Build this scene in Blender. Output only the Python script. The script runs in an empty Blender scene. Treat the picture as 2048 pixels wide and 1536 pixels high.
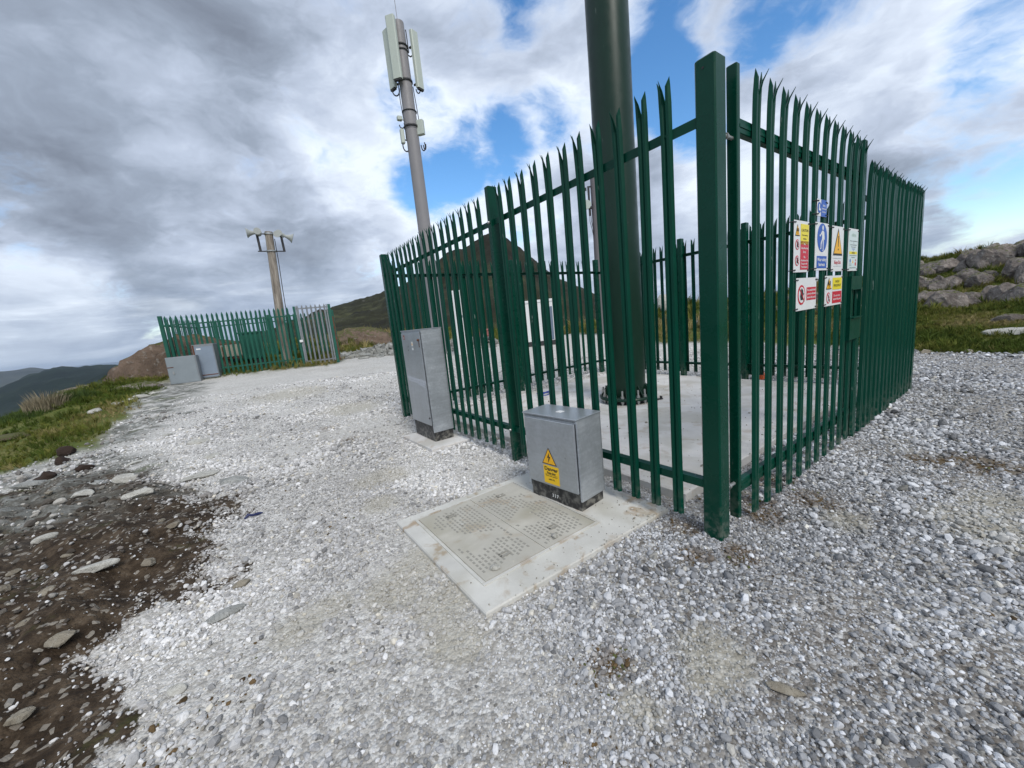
import bpy, math, random
import numpy as np
from mathutils import Vector, Matrix
random.seed(7); rng = np.random.default_rng(11)
scene = bpy.context.scene
COL = scene.collection
R = math.radians

# ------------------------------------------------------------------ materials
class NT:
    def __init__(s, tree): s.t = tree; s.n = tree.nodes; s.l = tree.links
    def new(s, typ, **kw):
        n = s.n.new(typ)
        for k, v in kw.items(): setattr(n, k, v)
        return n
    def link(s, a, b): s.l.new(a, b)
    def put(s, sock, v):
        if hasattr(v, 'is_output'): s.l.new(v, sock)
        elif v is not None: sock.default_value = v
    def math(s, op, a, b=None, c=None, clamp=False):
        n = s.new('ShaderNodeMath', operation=op, use_clamp=clamp)
        s.put(n.inputs[0], a); s.put(n.inputs[1], b)
        if c is not None: s.put(n.inputs[2], c)
        return n.outputs[0]
    def vmath(s, op, a, b=None, scale=None):
        n = s.new('ShaderNodeVectorMath', operation=op)
        s.put(n.inputs[0], a)
        if b is not None: s.put(n.inputs[1], b)
        if scale is not None: s.put(n.inputs['Scale'], scale)
        return n.outputs['Value'] if op in ('DOT_PRODUCT', 'LENGTH') else n.outputs[0]
    def noise(s, vec, scale, detail=4, rough=.55, dist=0., color=False):
        n = s.new('ShaderNodeTexNoise'); s.put(n.inputs['Vector'], vec)
        n.inputs['Scale'].default_value = scale; n.inputs['Detail'].default_value = detail
        n.inputs['Roughness'].default_value = rough; n.inputs['Distortion'].default_value = dist
        return n.outputs['Color' if color else 'Fac']
    def voro(s, vec, scale, feature='F1', out='Color', rand=1.):
        n = s.new('ShaderNodeTexVoronoi', feature=feature); s.put(n.inputs['Vector'], vec)
        n.inputs['Scale'].default_value = scale; n.inputs['Randomness'].default_value = rand
        return n.outputs[out]
    def ramp(s, fac, stops, interp='LINEAR'):
        n = s.new('ShaderNodeValToRGB'); s.put(n.inputs[0], fac); cr = n.color_ramp; cr.interpolation = interp
        while len(cr.elements) < len(stops): cr.elements.new(.5)
        for e, (p, c) in zip(cr.elements, stops):
            e.position = p; e.color = (c, c, c, 1) if isinstance(c, (int, float)) else (*c, 1)
        return n.outputs[0]
    def mix(s, fac, a, b, blend='MIX'):
        n = s.new('ShaderNodeMix', data_type='RGBA', blend_type=blend)
        s.put(n.inputs['Factor'], fac)
        for sock, v in ((n.inputs['A'], a), (n.inputs['B'], b)):
            pass
        A = [i for i in n.inputs if i.name == 'A' and i.type == 'RGBA'][0]
        B = [i for i in n.inputs if i.name == 'B' and i.type == 'RGBA'][0]
        s.put(A, (*a, 1) if isinstance(a, tuple) else a); s.put(B, (*b, 1) if isinstance(b, tuple) else b)
        return [o for o in n.outputs if o.type == 'RGBA'][0]
    def sstep(s, v, lo, hi, a=0., b=1.):
        n = s.new('ShaderNodeMapRange', interpolation_type='SMOOTHSTEP')
        s.put(n.inputs['Value'], v); n.inputs['From Min'].default_value = lo; n.inputs['From Max'].default_value = hi
        n.inputs['To Min'].default_value = a; n.inputs['To Max'].default_value = b
        return n.outputs[0]
    def attr(s, name, typ='GEOMETRY', out='Color'):
        n = s.new('ShaderNodeAttribute', attribute_type=typ, attribute_name=name); return n.outputs[out]
    def bump(s, h, strength, dist):
        n = s.new('ShaderNodeBump'); s.put(n.inputs['Height'], h)
        n.inputs['Strength'].default_value = strength; n.inputs['Distance'].default_value = dist
        return n.outputs[0]

def material(name, fn=None, color=(.5,.5,.5), rough=.6, metal=0., spec=.5):
    m = bpy.data.materials.new(name); m.use_nodes = True
    t = NT(m.node_tree); b = m.node_tree.nodes['Principled BSDF']
    b.inputs['Base Color'].default_value = (*color, 1); b.inputs['Roughness'].default_value = rough
    b.inputs['Metallic'].default_value = metal; b.inputs['Specular IOR Level'].default_value = spec
    if fn:
        tc = t.new('ShaderNodeTexCoord').outputs['Object']
        fn(t, b, tc)
    return m

def paint(name, c, rough=.35, var=.25, dirt=None, spec=.5, scuff=0.):
    def fn(t, b, tc):
        geo = t.new('ShaderNodeNewGeometry').outputs['Position']
        n = t.noise(geo, 3.5, 5, .6)
        c1 = tuple(x * (1 - var) for x in c); c2 = tuple(min(1, x * (1 + var)) for x in c)
        col = t.mix(n, c1, c2)
        if dirt:
            # dust splashed near the ground
            z = t.new('ShaderNodeSeparateXYZ'); t.link(geo, z.inputs[0])
            f = t.sstep(z.outputs[2], .0, .35, 1., 0.)
            f = t.math('MULTIPLY', f, t.sstep(t.noise(geo, 22, 4), .42, .68)); f = t.math('MULTIPLY', f, dirt)
            col = t.mix(f, col, (.32, .31, .27))
        if scuff:
            mp = t.new('ShaderNodeMapping'); t.link(geo, mp.inputs[0]); mp.inputs['Scale'].default_value = (1, 1, .22)
            s = t.sstep(t.noise(mp.outputs[0], 30, 3, .5), .71, .76); col = t.mix(t.math('MULTIPLY', s, scuff), col, (.35, .42, .38))
        t.link(col, b.inputs['Base Color'])
        t.link(t.ramp(t.noise(geo, 9, 4), [(0.2, max(0, rough - .1)), (.8, rough + .15)]), b.inputs['Roughness'])
    return material(name, fn, c, rough, 0, spec)

def galv(name, base=.42, rough=.42, streak=.5, dark=.7):
    def fn(t, b, tc):
        v = t.voro(tc, 55, out='Color'); sep = t.new('ShaderNodeSeparateColor'); t.link(v, sep.inputs[0])
        n = t.noise(tc, 4, 6, .6)
        mp = t.new('ShaderNodeMapping'); t.link(tc, mp.inputs[0]); mp.inputs['Scale'].default_value = (1.2, 1.2, 12)
        st = t.noise(mp.outputs[0], 2.5, 5, .65, 1.0)
        f = t.math('ADD', t.math('MULTIPLY', sep.outputs[0], .10), t.math('ADD', t.math('MULTIPLY', n, .45), t.math('MULTIPLY', st, .45 * streak)))
        col = t.ramp(f, [(.18, (base*dark, base*dark*1.06, base*dark*1.10)), (.5, (base, base*1.07, base*1.13)), (.8, (base*1.5, base*1.57, base*1.63))])
        t.link(col, b.inputs['Base Color'])
        t.link(t.ramp(f, [(.2, rough - .08), (.7, rough + .2)]), b.inputs['Roughness'])
        t.link(t.bump(st, .12, .004), b.inputs['Normal'])
    return material(name, fn, (base,)*3, rough, .6)

def concrete(name, c=(.5, .5, .485), stain=.0, grey=.0):
    def fn(t, b, tc):
        n = t.noise(tc, 2.2, 7, .62, .3); f = t.noise(tc, 60, 4, .6)
        col = t.mix(t.ramp(n, [(.3, 0.), (.7, 1.)]), tuple(x*.8 for x in c), tuple(min(1, x*1.13) for x in c))
        col = t.mix(t.math('MULTIPLY', f, .25), col, tuple(x*.72 for x in c))
        if stain:
            s = t.math('MULTIPLY', t.sstep(t.noise(tc, 6, 5, .6, .4), .52, .66), t.sstep(t.noise(tc, 1.3, 2), .38, .54))
            col = t.mix(t.math('MULTIPLY', s, stain), col, (.30, .19, .085))
            s2 = t.sstep(t.voro(tc, 9, out='Distance'), .0, .16, 1., 0.)
            s2 = t.math('MULTIPLY', s2, t.sstep(t.noise(tc, 3.1, 2), .5, .62)); col = t.mix(t.math('MULTIPLY', s2, .6), col, (.24, .2, .13))
        if grey:
            col = t.mix(t.math('MULTIPLY', t.sstep(t.noise(tc, 1.7, 3, .5, .5), .45, .62), grey), col, (.36, .34, .27))
        t.link(col, b.inputs['Base Color'])
        t.link(t.bump(t.math('ADD', f, t.math('MULTIPLY', n, 2.)), .25, .004), b.inputs['Normal'])
    return material(name, fn, c, .85, 0, .3)

def plain(name, c, rough=.5, metal=0.): return material(name, None, c, rough, metal)

GREEN = (.0006, .050, .030)
M = dict(
    green=paint('fence_green_paint', GREEN, .34, .22, dirt=.30, scuff=.35, spec=.18),
    greenpost=paint('post_green_paint', (.0005, .046, .027), .26, .15, dirt=.30, scuff=.12, spec=.20),
    worn=paint('worn_green_paint', (.0008, .050, .031), .40, .25, dirt=.5, scuff=.8, spec=.2),
    oldgreen=paint('old_green_paint', (.006, .092, .060), .5, .35),
    mastgreen=paint('mast_green_paint', (.0055, .028, .016), .34, .15, scuff=.15, spec=.35),
    galv=galv('galvanised_steel', .46, .32), galvdark=galv('galvanised_side', .46, .40, 1.), galvold=galv('old_galvanised', .30, .5),
    mast=paint('mast_grey_paint', (.25, .24, .245), .5, .08),
    panel=paint('antenna_shell', (.50, .55, .49), .45, .06), darkmetal=plain('dark_metal', (.03, .03, .032), .5),
    bolt=material('bolt_zinc', None, (.42, .43, .42), .4, .6), black=paint('black_plinth', (.022, .022, .023), .5, .3, dirt=.55),
    pad=concrete('pad_concrete', (.66, .645, .62), stain=.35, grey=.45), slab=concrete('slab_concrete', (.62, .61, .565), stain=.7, grey=.4),
    cover=concrete('cover_iron_dust', (.50, .48, .42), stain=.45, grey=.8),
    white=paint('white_enamel', (.72, .73, .72), .4, .05), red=plain('sign_red', (.55, .012, .035), .4), yellow=plain('sign_yellow', (.80, .66, .02), .4),
    amber=plain('sign_amber', (.85, .44, .01), .4), blue=plain('sign_blue', (.012, .09, .42), .4), ink=plain('sign_black', (.015, .015, .015), .5),
    pgreen=plain('sign_pale_green', (.45, .6, .52), .5), tie=plain('cable_tie', (.01, .01, .01), .5), cable=plain('cable_black', (.015, .015, .018), .5),
    orange=plain('orange_plastic', (.75, .13, .03), .6), bluep=plain('blue_plastic', (.03, .06, .3), .5), redp=plain('faded_red', (.30, .11, .10), .6),
    doorblue=paint('blue_grey_door', (.13, .17, .23), .5, .1), cream=paint('cream_paint', (.46, .43, .35), .6, .2), rust=paint('rusty_steel', (.13, .05, .025), .8, .4),
    boxgrey=paint('box_grey', (.235, .27, .29), .5, .12),
)
def f_wood(t, b, tc):
    mp = t.new('ShaderNodeMapping'); t.link(tc, mp.inputs[0]); mp.inputs['Scale'].default_value = (9, 9, .7)
    n = t.noise(mp.outputs[0], 1.6, 7, .68, .6)
    t.link(t.ramp(n, [(.3, (.10, .085, .07)), (.5, (.27, .235, .195)), (.72, (.44, .40, .34))]), b.inputs['Base Color'])
    t.link(t.bump(n, .6, .02), b.inputs['Normal'])
M['wood'] = material('weathered_timber', f_wood, rough=.85)
def f_rock(c1, c2, lich=.2, sc=1., grass=0.):
    def fn(t, b, tc):
        g = t.new('ShaderNodeNewGeometry'); p = g.outputs['Position']
        n = t.noise(p, 1.3*sc, 8, .66, .5); n2 = t.noise(p, 7*sc, 6, .6)
        col = t.mix(t.ramp(n, [(.32, 0.), (.66, 1.)]), c1, c2)
        col = t.mix(t.math('MULTIPLY', t.sstep(n2, .55, .68), lich), col, (.50, .50, .46))
        crack = t.sstep(t.noise(p, 2.2*sc, 5, .6, 2.), .485, .50); crack2 = t.sstep(t.noise(p, 2.2*sc, 5, .6, 2.), .50, .515, 1., 0.)
        col = t.mix(t.math('MULTIPLY', t.math('MULTIPLY', crack, crack2), .7), col, (.05, .042, .036))
        if grass:
            s = t.new('ShaderNodeSeparateXYZ'); t.link(g.outputs['Normal'], s.inputs[0])
            f = t.math('ADD', s.outputs[2], t.math('MULTIPLY', t.math('SUBTRACT', n2, .5), 1.6))
            col = t.mix(t.math('MULTIPLY', t.sstep(f, .72, .9), grass), col, (.072, .082, .02))
        t.link(col, b.inputs['Base Color'])
        t.link(t.bump(t.math('ADD', n2, t.math('MULTIPLY', n, 2.)), .8, .06/sc), b.inputs['Normal'])
    return fn
M['rock'] = material('grey_rock', f_rock((.085, .072, .064), (.29, .255, .23), .4, 1.8, .9), rough=.9, spec=.2)
M['pinkrock'] = material('brown_pink_rock', f_rock((.085, .062, .045), (.20, .145, .11), .25, .8, .8), rough=.9, spec=.2)
M['palestone'] = material('pale_stone', f_rock((.34, .33, .29), (.56, .55, .50), .3, 6.), rough=.85, spec=.25)
M['brownstone'] = material('brown_stone', f_rock((.16, .135, .10), (.32, .29, .23), .25, 6.), rough=.9, spec=.2)
M['slate'] = material('grey_slate_rubble', f_rock((.18, .185, .175), (.42, .42, .39), .4, 4.), rough=.85, spec=.25)

# ------------------------------------------------------------------ mesh helpers
class MB:
    def __init__(s): s.v = []; s.f = []; s.sm = []
    def add(s, vs, fs, smooth=False):
        o = len(s.v); s.v += [tuple(v) for v in vs]; s.f += [tuple(i + o for i in f) for f in fs]; s.sm += [smooth] * len(fs); return s
    def box(s, c, d, rot=0., bev=0.):
        x, y, z = (a / 2 for a in d); cr, sr = math.cos(rot), math.sin(rot)
        if bev <= 0:
            P = [(-x,-y,-z),(x,-y,-z),(x,y,-z),(-x,y,-z),(-x,-y,z),(x,-y,z),(x,y,z),(-x,y,z)]
            F = [(0,3,2,1),(4,5,6,7),(0,1,5,4),(1,2,6,5),(2,3,7,6),(3,0,4,7)]
        else:
            q = min(bev, x*.9, y*.9, z*.9)
            P = []
            def ring(ix, iy, zz):
                e = [(-x+ix+q,-y+iy),(x-ix-q,-y+iy),(x-ix,-y+iy+q),(x-ix,y-iy-q),(x-ix-q,y-iy),(-x+ix+q,y-iy),(-x+ix,y-iy-q),(-x+ix,-y+iy+q)]
                P.extend([(a, b_, zz) for a, b_ in e])
            ring(q, q, -z); ring(0, 0, -z+q); ring(0, 0, z-q); ring(q, q, z)
            F = [tuple(range(7,-1,-1)), tuple(range(24,32))]
            for k in range(3):
                for i in range(8): F.append((k*8+i, k*8+(i+1)%8, (k+1)*8+(i+1)%8, (k+1)*8+i))
        s.add([(c[0]+px*cr-py*sr, c[1]+px*sr+py*cr, c[2]+pz) for px, py, pz in P], F); return s
    def tube(s, pts, r, n=8, caps=True, smooth=True):
        pts = [Vector(p) for p in pts]; m = len(pts); rr = r if isinstance(r, (list, tuple)) else [r]*m
        V = []; up = None
        for i, p in enumerate(pts):
            d = (pts[min(i+1, m-1)] - pts[max(i-1, 0)]).normalized()
            if up is None: up = Vector((0,0,1)) if abs(d.z) < .9 else Vector((1,0,0))
            a = d.cross(up).normalized(); b = a.cross(d).normalized(); up = b
            for k in range(n):
                t = 2*math.pi*k/n; V.append(p + a*math.cos(t)*rr[i] + b*math.sin(t)*rr[i])
        F = []
        for i in range(m-1):
            for k in range(n): F.append((i*n+k, (i+1)*n+k, (i+1)*n+(k+1)%n, i*n+(k+1)%n))
        s.add(V, F, smooth)
        if caps: s.add(V[:n], [tuple(range(n))]); s.add(V[-n:], [tuple(range(n-1,-1,-1))])
        return s
    def prism(s, poly, y0, y1):   # polygon in x,z ; extruded along y
        n = len(poly); V = [(x, y0, z) for x, z in poly] + [(x, y1, z) for x, z in poly]
        F = [tuple(range(n)), tuple(range(2*n-1, n-1, -1))] + [(i, i+n, (i+1)%n+n, (i+1)%n) for i in range(n)]
        s.add(V, F); return s
    def lathe(s, prof, c=(0,0,0), n=24, axis='z'):
        V = []
        for r, h in prof:
            for k in range(n):
                t = 2*math.pi*k/n; a, b = r*math.cos(t), r*math.sin(t)
                V.append({'z': (c[0]+a, c[1]+b, c[2]+h), 'x': (c[0]+h, c[1]+a, c[2]+b), 'y': (c[0]+a, c[1]+h, c[2]+b)}[axis])
        F = []
        for i in range(len(prof)-1):
            for k in range(n): F.append((i*n+k, i*n+(k+1)%n, (i+1)*n+(k+1)%n, (i+1)*n+k))
        s.add(V, F, True); s.add(V[-n:], [tuple(range(n))]); s.add(V[:n], [tuple(range(n-1,-1,-1))]); return s
    def mesh(s, name, mat):
        me = bpy.data.meshes.new(name); me.from_pydata(s.v, [], s.f); me.materials.append(mat)
        me.polygons.foreach_set('use_smooth', s.sm); me.update(); return me
    def obj(s, name, mat, parent=None, **kw): return link(name, s.mesh(name, mat), parent, **kw)

def link(name, me, parent=None, loc=None, rotz=None, **props):
    o = bpy.data.objects.new(name, me); COL.objects.link(o)
    if parent: o.parent = parent
    if loc is not None: o.location = loc
    if rotz is not None: o.rotation_euler = (0, 0, rotz)
    for k, v in props.items(): o[k] = v
    return o
def thing(name, label, cat, loc=(0,0,0), rotz=0., group=None):
    o = link(name, None, None, loc, rotz); o['label'] = label; o['category'] = cat
    if group: o['group'] = group
    return o
def tag(o, label=None, cat=None, group=None, kind=None):
    for k, v in (('label', label), ('category', cat), ('group', group), ('kind', kind)):
        if v: o[k] = v
    return o
def solid(o, th=.003):
    m = o.modifiers.new('sheet', 'SOLIDIFY'); m.thickness = th; m.offset = 0; return o

_font_cache = {}
def text_mb(mb, body, cx, cz, size, y, width=None, bold=0.0):
    """lettering as filled faces in the x,z plane of a sign, centred on cx,cz"""
    key = (body, bold)
    if key not in _font_cache:
        cu = bpy.data.curves.new('t', 'FONT'); cu.body = body; cu.align_x = 'CENTER'; cu.align_y = 'CENTER'; cu.size = 1; cu.offset = bold; cu.resolution_u = 2
        ob = bpy.data.objects.new('t', cu); COL.objects.link(ob)
        dg = bpy.context.evaluated_depsgraph_get(); me = bpy.data.meshes.new_from_object(ob.evaluated_get(dg))
        vs = [tuple(v.co) for v in me.vertices]; fs = [tuple(p.vertices) for p in me.polygons]
        bpy.data.objects.remove(ob); bpy.data.curves.remove(cu); bpy.data.meshes.remove(me); _font_cache[key] = (vs, fs)
    vs, fs = _font_cache[key]
    sx = size
    if width and vs:
        w = max(v[0] for v in vs) - min(v[0] for v in vs)
        sx = min(size*1.3, width / max(w, 1e-6))
    mb.add([(cx + v[0]*sx, y, cz + v[1]*size) for v in vs], fs)

# ------------------------------------------------------------------ numpy noise
_perm = rng.random((256, 256))
def vnoise(x, y):
    xi = np.floor(x).astype(int); yi = np.floor(y).astype(int); fx = x-xi; fy = y-yi
    fx = fx*fx*(3-2*fx); fy = fy*fy*(3-2*fy); g = lambda a, b: _perm[a & 255, b & 255]
    return (g(xi, yi)*(1-fx) + g(xi+1, yi)*fx)*(1-fy) + (g(xi, yi+1)*(1-fx) + g(xi+1, yi+1)*fx)*fy
def fbm(x, y, o=5, rough=.5):
    s = 0; a = 1; t = 0
    for k in range(o): s = s + a*vnoise(x*2**k + 17.3*k, y*2**k + 9.1*k); t += a; a *= rough
    return s/t
def sst(v, a, b): t = np.clip((v-a)/(b-a), 0, 1); return t*t*(3-2*t)
def polydist(x, y, poly):
    """signed distance, positive inside"""
    p = np.array(poly); n = len(p); d = np.full(x.shape, 1e9); ins = np.zeros(x.shape, bool)
    for i in range(n):
        a = p[i]; b = p[(i+1) % n]; e = b-a; L = e@e
        t = np.clip(((x-a[0])*e[0] + (y-a[1])*e[1])/L, 0, 1)
        d = np.minimum(d, np.hypot(x-a[0]-t*e[0], y-a[1]-t*e[1]))
        c = ((a[1] > y) != (b[1] > y)) & (x < (b[0]-a[0])*(y-a[1])/((b[1]-a[1]) if abs(b[1]-a[1]) > 1e-9 else 1e-9) + a[0]); ins ^= c
    return np.where(ins, d, -d)

# ------------------------------------------------------------------ camera
def P(az, D, z=0.): return Vector((D*math.sin(R(az)), D*math.cos(R(az)), z))
CH = 1.4
f_px = 770.; dv = np.array([1500.-1024, 5450.-768, f_px]); dv /= np.linalg.norm(dv)
fwd = np.array([0, 0, 1.]); Yv = fwd - dv*(fwd@dv); Yv /= np.linalg.norm(Yv); Zv = -dv; Xv = np.cross(Yv, Zv)
RM = np.array([Xv, Yv, Zv])
right = RM@np.array([1., 0, 0]); upv = RM@np.array([0, -1., 0]); back = RM@np.array([0, 0, -1.])
cam = bpy.data.cameras.new('camera'); co = bpy.data.objects.new('camera', cam); COL.objects.link(co); scene.camera = co
cam.sensor_width = 36; cam.lens = f_px/2048*36; cam.clip_start = .05; cam.clip_end = 200000
mw = Matrix.Identity(4)
for i in range(3): mw[i][0] = right[i]; mw[i][1] = upv[i]; mw[i][2] = back[i]
mw[2][3] = CH; co.matrix_world = mw

# ------------------------------------------------------------------ terrain
CP = [  # azimuth, distance, height
 (-90,4,0),(-70,3,0),(180,4,0),(90,4,0),(-59,2.3,0),(-42,3.5,0),(-30,6,0),(-20,6,0),(0,2,0),(0,6,0),(17,6,0),(30,3,0),(47,6,0),(47,10,0),(54,9,0),(60,5,0),(15,9.5,0),(25,11,0),(33,10,0),
 (-10,9,.0),(-43,6.4,.02),(-54,7,-.02),(-54,10,-.04),(-60,9,-.15),(-47,10,.08),(-35,11,.16),(-25,12,.2),(-12,13,.12),(0,13,.05),(0,17,.2),(5,17,.19),(14,20,.3),(22,14.7,.05),(28,13,.03),
 (-41.2,18.8,.42),(-37,18.2,.42),(-24,17.7,.41),(-30,18,.42),(-42,16,.36),(-50,15,.25),(-12,17,.25),(-20,19,.42),
 (-53,18,.12),(-49.5,22,.36),(-46,23,.55),(-44,24,1.0),(-41,24,1.2),(-57,20,-1.2),(-53,26,-3.5),(-49,31,-3.5),(-45,34,-3.5),(-40,33,-1),(-60,30,-7),
 (-22,21,.55),(-16,21,.45),(-22,29,1.3),(-16,29,1.2),(-30,28,1.2),(-11,24,.45),(-5,24,.4),(2,24,.3),(8,24,.3),(-10,32,1.0),(0,34,.2),(8,34,.0),
 (14,26,.35),(22,20,.6),(22,27,1.25),(30,18,.65),(30,25,1.0),(38,16,.5),(38,24,1.2),(14,36,.2),(22,37,.5),(32,36,-.5),(40,36,.5),
 (47,12.5,.06),(54,11.5,.06),(47,15,.25),(54,15,.3),(60,14,.4),(50,18,.45),(50,21,1.2),(47,24,1.9),(53,24,2.0),(60,23,2.3),(56,18,.6),(50,30,2.2),(60,32,2.5),(75,20,1.2),(90,15,.3),(120,15,0),(-120,12,-.5),(180,14,-.3),(-75,10,-.7),(-80,20,-4)]
cpx = np.array([P(a, d)[0] for a, d, z in CP]); cpy = np.array([P(a, d)[1] for a, d, z in CP]); cpz = np.array([z for a, d, z in CP])
def _U(r2): return np.where(r2 > 1e-12, r2*np.log(np.maximum(r2, 1e-12))*.5, 0)
_n = len(CP); _A = np.zeros((_n+3, _n+3)); _A[:_n,:_n] = _U((cpx[:,None]-cpx)**2+(cpy[:,None]-cpy)**2) + np.eye(_n)*.6
_A[:_n,_n] = 1; _A[:_n,_n+1] = cpx; _A[:_n,_n+2] = cpy; _A[_n:,:_n] = _A[:_n,_n:].T
_w = np.linalg.solve(_A, np.concatenate([cpz, np.zeros(3)]))
SOIL = [(-6.2,4.42),(-5.94,4.88),(-4.58,4.61),(-3.3,3.75),(-2.5,3.45),(-2.19,3.15),(-2.39,2.72),(-2.3,2.3),(-2.04,2.04),(-2.04,1.72),(-1.91,1.49),(-1.86,1.32),(-1.72,1.16),(-1.7,.6),(-3,-1),(-9,-1),(-9,3)]
RUBB = [(-7.41,5.35),(-6.87,5.7),(-9.2,9.2),(-12.6,13.0),(-13.2,15.8),(-11.5,14.2),(-9.59,12.38),(-6.74,7.5),(-6.2,6.0),(-4.2,4.4),(-3.3,3.75),(-4.6,4.2),(-6.2,4.42),(-9,3)]
GRAVEL = [(-14,-8),(-9,1),(-7.6,5.3),(-6.9,6.1),(-9.0,9.0),(-12.6,13.6),(-14.2,16.9),(-12.1,13.9),(-7.1,15.9),(-7.4,17.2),(-9,20.0),(-4,20.5),(0,22),(3.5,22.5),(5,19),(5.6,14.0),(6.4,12.0),(7.9,8.6),(8.2,7.2),(8.6,5.9),(10.5,3),(14,-8)]
def smooth_h(x, y):
    x = np.atleast_1d(np.asarray(x, float)); y = np.atleast_1d(np.asarray(y, float)); r = np.hypot(x, y); out = np.zeros_like(x)
    m = r < 60; xs, ys = x[m], y[m]
    out[m] = _U((xs[:,None]-cpx)**2+(ys[:,None]-cpy)**2)@_w[:_n] + _w[_n] + _w[_n+1]*xs + _w[_n+2]*ys
    near = sst(r, 5.5, 11)
    az = np.degrees(np.arctan2(x, y))
    out = out*np.where((az > -35) & (az < 100), near, sst(r, 3.5, 9))
    far = -2.5 - 30*sst(r, 45, 160) - 120*sst(r, 150, 900) + 10*(fbm(x/300., y/300., 4)-.5)*sst(r, 100, 400)
    k = sst(r, 33, 52)
    return out*(1-k) + far*k
def H(x, y, micro=True):
    x = np.atleast_1d(np.asarray(x, float)); y = np.atleast_1d(np.asarray(y, float)); z = smooth_h(x, y)
    if micro:
        r = np.hypot(x, y); soil = sst(polydist(x, y, SOIL), -.15, .35); rub = sst(polydist(x, y, RUBB), -.3, .4); gr = 1-sst(polydist(x, y, GRAVEL), -.5, .3)
        z = z + (fbm(x*3.1, y*3.1, 6, .62)-.5)*(.032 + .25*soil + .08*rub)
        z = z + (fbm(x*.8+5, y*.8, 4, .5)-.5)*(.02 + .14*gr + .5*gr*sst(r, 12, 25)) * sst(r, 1.5, 7)
        z = z + .05*soil*sst(polydist(x, y, SOIL), 0., .5) 
    return z
def hz(x, y, micro=False): return float(H(x, y, micro)[0])

az = np.radians(np.concatenate([np.arange(-85, 85, .42), np.arange(85, 275, 5.)]))
rr = [.0, .25]
while rr[-1] < 90000: rr.append(rr[-1]*(1.031 if rr[-1] < 14 else (1.04 if rr[-1] < 60 else 1.12)))
rr = np.array(rr[1:]); A, Rr_ = np.meshgrid(az, rr); gx = (Rr_*np.sin(A)).ravel(); gy = (Rr_*np.cos(A)).ravel()
gz = H(gx, gy)
na, nr = len(az), len(rr)
idx = np.arange(na*nr).reshape(nr, na); a0 = idx[:-1]; a1 = idx[1:]
quads = np.stack([a0, np.roll(a0, -1, 1), np.roll(a1, -1, 1), a1], -1).reshape(-1, 4)[:, ::-1]
verts = np.column_stack([gx, gy, gz]); verts = np.vstack([verts, [[0, 0, 0]]])
ctr = len(verts)-1
me = bpy.data.meshes.new('ground')
nq = len(quads); nt = na
me.vertices.add(len(verts)); me.vertices.foreach_set('co', verts.ravel())
tri = np.stack([np.full(na, ctr), np.roll(idx[0], -1), idx[0]], -1)
me.loops.add(nq*4+nt*3); me.loops.foreach_set('vertex_index', np.concatenate([quads.ravel(), tri.ravel()]))
me.polygons.add(nq+nt); me.polygons.foreach_set('loop_start', np.concatenate([np.arange(nq)*4, nq*4+np.arange(nt)*3]))
me.polygons.foreach_set('loop_total', np.concatenate([np.full(nq, 4), np.full(nt, 3)])); me.polygons.foreach_set('use_smooth', np.ones(nq+nt, bool))
me.update(calc_edges=True); me.validate()
SILT = [(-.63,2.13,.22),(-.74,1.93,.22),(-.36,1.55,.16),(-.45,1.8,.2),(-1.19,1.74,.14),(-1.08,1.86,.12),(-1.3,3.69,.22),(-1.45,3.6,.2),(-1.2,3.03,.16),(.69,1.35,.15),(.62,1.25,.1),(.33,1.16,.09),(1.92,2.15,.14),(2.59,1.92,.3),(-3.2,7.5,.6),(-5.5,9.5,.9),(2.9,2.1,.25)]
MOSS = [(.28,1.34,.1),(1.94,2.42,.16),(1.9,2.77,.16),(3.4,2.67,.26),(1.16,1.93,.12),(3.2,2.8,.2),(1.55,2.3,.14),(.95,1.95,.1),(2.6,1.1,.14),(1.6,2.45,.15),(-2.3,5.2,.12),(-3.0,6.0,.15),(1.0,2.25,.1)]
def blobs(x, y, L, k=1.):
    s = np.zeros(x.shape); nn = (fbm(x*7, y*7, 4, .6)-.5)*.9
    for bx, by, br in L: s = np.maximum(s, 1-sst(np.hypot(x-bx, y-by)/br/k + nn, .5, 1.25))
    return s
def zones(x, y):
    n = (fbm(x*1.7, y*1.7, 5, .6)-.5); r = np.hypot(x, y)
    n2 = fbm(x*6.1+3, y*6.1, 4, .6)-.5; soil = sst(polydist(x, y, SOIL) + n*.9 + n2*.5, -.22, .26)
    rub = sst(polydist(x, y, RUBB) + n*1.4, -.2, .4)*(1-soil)
    grav = sst(polydist(x, y, GRAVEL) + n*np.clip(r*.08, .2, 1.5), -.12, .2)
    return soil, 1-grav, np.clip(rub + .75*soil*sst(r + n*2.5, 4.2, 6.2), 0, 1)
zx, zy = verts[:,0], verts[:,1]
soil, grass, rub = zones(zx, zy); grass = grass*(1-soil)
dist = np.hypot(zx, zy)
silt = blobs(zx, zy, SILT); moss = blobs(zx, zy, MOSS)
def attr(me, name, arr, typ='FLOAT', dom='POINT'):
    a = me.attributes.new(name, typ, dom); a.data.foreach_set('value' if typ == 'FLOAT' else ('vector' if typ == 'FLOAT_VECTOR' else 'color'), np.asarray(arr, dtype=np.float32).ravel())
one = np.ones(len(verts))
attr(me, 'zone', np.column_stack([soil, grass, rub, one]), 'FLOAT_COLOR'); attr(me, 'spots', np.column_stack([silt, moss, 0*one, one]), 'FLOAT_COLOR')
def tonef(x, y):   # dusty pale left and middle, clean blue-grey stone on the right
    return sst(-(x*.80 - y*.55) + (fbm(x*.9, y*.9, 4)-.5)*1.6, -.2, 1.6)
attr(me, 'tone', tonef(zx, zy))
ground = link('ground', me, kind='structure')
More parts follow.
